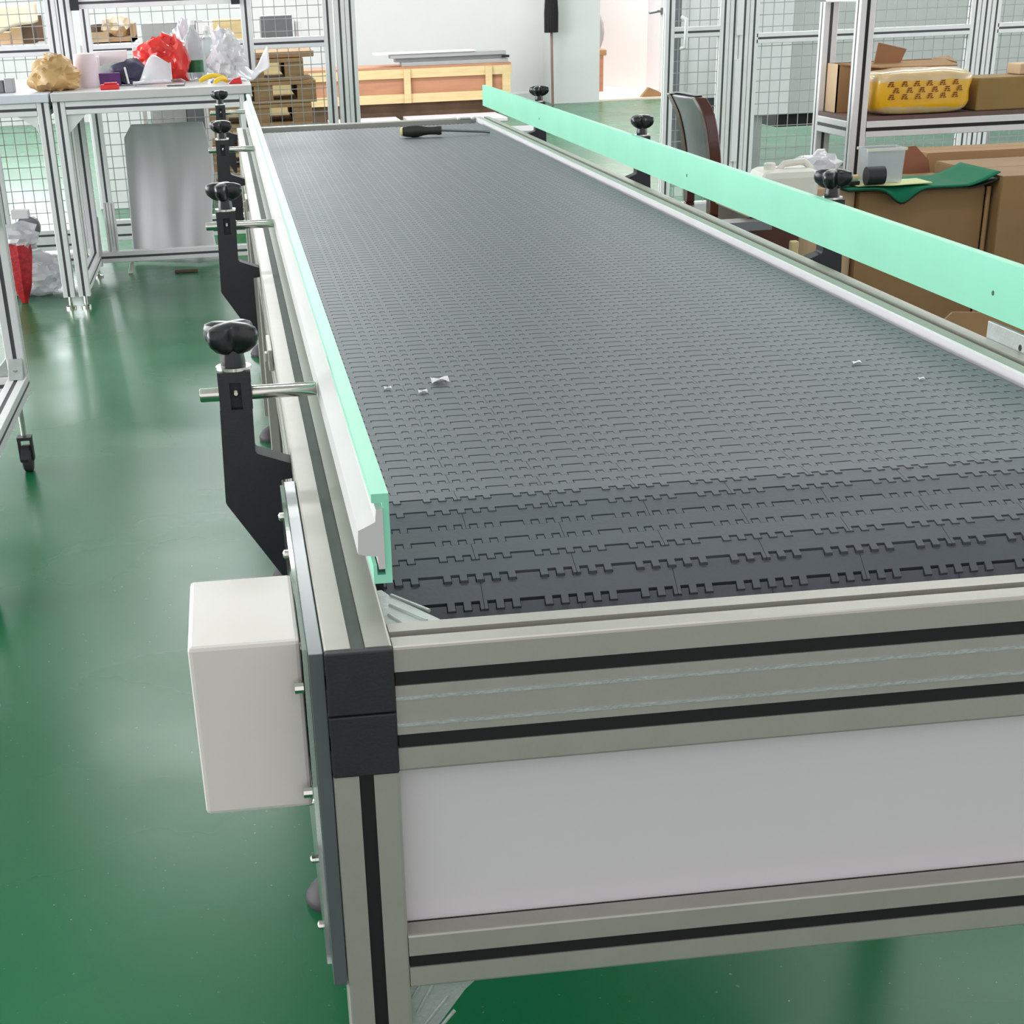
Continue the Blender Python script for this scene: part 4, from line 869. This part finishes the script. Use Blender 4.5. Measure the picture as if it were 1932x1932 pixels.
link('shelf_board', MB().box(xf+.002, 3.14, RY+.004, RY+.345, sz+.0005, sz+.012), M['shelfboard'], rk)
st = sz+.0125
# yellow taped bag
bx0 = at(1645, 190, Y=RY+.01).x; bx1 = at(1833, 190, Y=RY+.01).x; bh_ = at(1740, 127, Y=RY+.08).z-st
bc = Vector(((bx0+bx1)/2, RY+.072, st+bh_*.5)); rx, ry, rz = (bx1-bx0)/2, .088, bh_*.5
def band_mat():
    m = mat('beige_film_with_yellow_tape', S(214, 186, 140), .3, 0, .12, 12, .35, 40, coat=.5); nt = m.node_tree; b = nt.nodes['Principled BSDF']
    src = b.inputs['Base Color'].links[0].from_socket
    tc = nt.nodes.new('ShaderNodeTexCoord'); sp = nt.nodes.new('ShaderNodeSeparateXYZ'); nt.links.new(tc.outputs['Object'], sp.inputs[0])
    n = nt.nodes.new('ShaderNodeTexNoise'); n.inputs['Scale'].default_value = 14; nt.links.new(tc.outputs['Object'], n.inputs[0])
    ad = nt.nodes.new('ShaderNodeMath'); ad.operation = 'MULTIPLY_ADD'; nt.links.new(n.outputs[0], ad.inputs[0]); ad.inputs[1].default_value = .03; nt.links.new(sp.outputs['Z'], ad.inputs[2])
    a1_ = nt.nodes.new('ShaderNodeMath'); a1_.operation = 'GREATER_THAN'; a1_.inputs[1].default_value = bh_*.30; nt.links.new(ad.outputs[0], a1_.inputs[0])
    a2_ = nt.nodes.new('ShaderNodeMath'); a2_.operation = 'LESS_THAN'; a2_.inputs[1].default_value = bh_*.88; nt.links.new(ad.outputs[0], a2_.inputs[0])
    mu = nt.nodes.new('ShaderNodeMath'); mu.operation = 'MULTIPLY'; nt.links.new(a1_.outputs[0], mu.inputs[0]); nt.links.new(a2_.outputs[0], mu.inputs[1])
    mx = nt.nodes.new('ShaderNodeMixRGB'); nt.links.new(mu.outputs[0], mx.inputs[0]); nt.links.new(src, mx.inputs[1]); mx.inputs[2].default_value = S(232, 176, 26); nt.links.new(mx.outputs[0], b.inputs['Base Color']); return m
yb = thing('taped_bag', (bc.x, bc.y, st), 'bulging film bag wrapped in yellow printed tape on the rack shelf', 'bag')
def bagp(a, b):      # superellipsoid surface, a = lon, b = lat
    f = lambda v, e: math.copysign(abs(v)**e, v)
    e1, e2 = .36, .45
    x = f(math.cos(b), e1)*f(math.cos(a), e2); y = f(math.cos(b), e1)*f(math.sin(a), e2); z = f(math.sin(b), e1)
    d = 1+.05*noise.noise(Vector((x*1.7+3, y*1.7, z*1.7)))
    return Vector((bc.x+rx*x*d, bc.y+ry*y*d, bc.z+rz*z*(1+.10*noise.noise(Vector((x*2.2, y, 5))) if z > 0 else 1)))
nu, nv = 64, 24; mb = MB(); vs = []; fs = []
for j in range(nv+1):
    for i in range(nu): vs.append(bagp(2*math.pi*i/nu, -math.pi/2+math.pi*j/nv))
for j in range(nv):
    for i in range(nu): fs.append((j*nu+i, j*nu+(i+1) % nu, (j+1)*nu+(i+1) % nu, (j+1)*nu+i))
link('film', MB().add(vs, fs), band_mat(), yb, smooth=50)
# printed marks on the tape: small slanted dark red strokes, one joined print
pm = MB()
def stroke(u, z, du, dz, sl):
    """parallelogram stroke on the front of the bag; u in [-1,1] across"""
    q = []
    for (s_, t_) in ((0, 0), (1, 0), (1, 1), (0, 1)):
        uu = u+du*s_+sl*t_; zz = z+dz*t_
        x = bc.x+uu*rx*.93; xx = max(-.96, min(.96, uu*.93)); yy = bc.y-ry*(1-abs(xx)**4)**.25*(1+.05*noise.noise(Vector((xx*1.7+3, -1.7, (zz-bh_/2)/rz*1.7))))-.0045
        q.append((x, yy, st+zz))
    n = len(pm.v); pm.v += q; pm.f.append((n, n+1, n+2, n+3))
for r, (zz, off) in enumerate(((bh_*.36, .0), (bh_*.50, .09), (bh_*.64, -.03))):
    for k in range(6):
        u = -.80+off+.27*k+.02*random.random(); s_ = bh_*.028
        if u > .86: continue
        stroke(u+.02, zz+s_*3, .085, s_, .01); stroke(u, zz+s_*1.4, .05, s_*1.2, .02); stroke(u-.01, zz, .04, s_, .015); stroke(u+.07, zz+s_*1.2, .035, s_*1.2, .015); stroke(u+.06, zz-.0, .07, s_*.8, .01)
link('tape_print', pm, mat('dark_red_print', S(120, 52, 16), .5), yb, keep=True, label='dark red printed marks on the yellow tape')
# open carton behind/left
p0 = at(1581, 180, Y=RY+.19); p1 = at(1770, 150, Y=RY+.24)
oc = thing('open_carton', ((p0.x+p1.x)/2, RY+.24, st), 'open cardboard carton with raised flaps behind the yellow taped bag', 'box')
xa, xb2, ya, yb_ = p0.x, p1.x, RY+.205, RY+.297; zt5 = at(1600, 121, Y=RY+.19).z
link('wall', MB().box(xa, xb2, ya, ya+.004, st, zt5), M['card'], oc); link('wall', MB().box(xa, xb2, yb_, yb_+.004, st, zt5), M['card'], oc)
link('wall', MB().box(xa, xa+.004, ya, yb_, st, zt5), M['cardlight'], oc); link('wall', MB().box(xb2-.004, xb2, ya, yb_, st, zt5), M['card'], oc)
f0 = at(1645, 125, Y=ya); f1 = at(1655, 80, Y=ya); f2 = at(1708, 92, Y=ya); f3_ = at(1697, 116, Y=ya)
link('flap', MB().prism([(q.x, q.z) for q in (f0, f1, f2, f3_)], 'y', ya-.012, ya-.008), mat('brown_flap', S(150, 106, 74), .8), oc)
link('flap', MB().add([(xa, ya, zt5), (xb2, ya, zt5), (xb2+.02, ya-.05, zt5-.015), (xa+.12, ya-.05, zt5-.012)], [(0, 1, 2, 3)]), M['card'], oc, solid=.004)
link('flap', MB().add([(xb2, ya, zt5), (xb2, yb_, zt5), (xb2+.05, yb_, zt5+.005), (xb2+.04, ya, zt5-.01)], [(0, 1, 2, 3)]), M['card2'], oc, solid=.004)
p0 = at(1838, 200, Y=RY+.03)
T('cardboard_box', MB().box(p0.x, p0.x+.42, RY+.02, RY+.17, st, at(1880, 145, Y=RY+.03).z), mat('olive_brown_cardboard', S(150, 122, 72), .75, 0, .08), 'closed olive brown carton right of the yellow taped bag on the shelf', 'box', bevel=.004)
p0 = at(1922, 130, Y=RY+.08)
T('cardboard_box', MB().box(p0.x, p0.x+.2, RY+.07, RY+.16, at(1880, 145, Y=RY+.03).z+.001, at(1925, 120, Y=RY+.08).z), M['cardlight'], 'small pale carton on top of the olive brown carton, at the picture edge', 'box', bevel=.003)
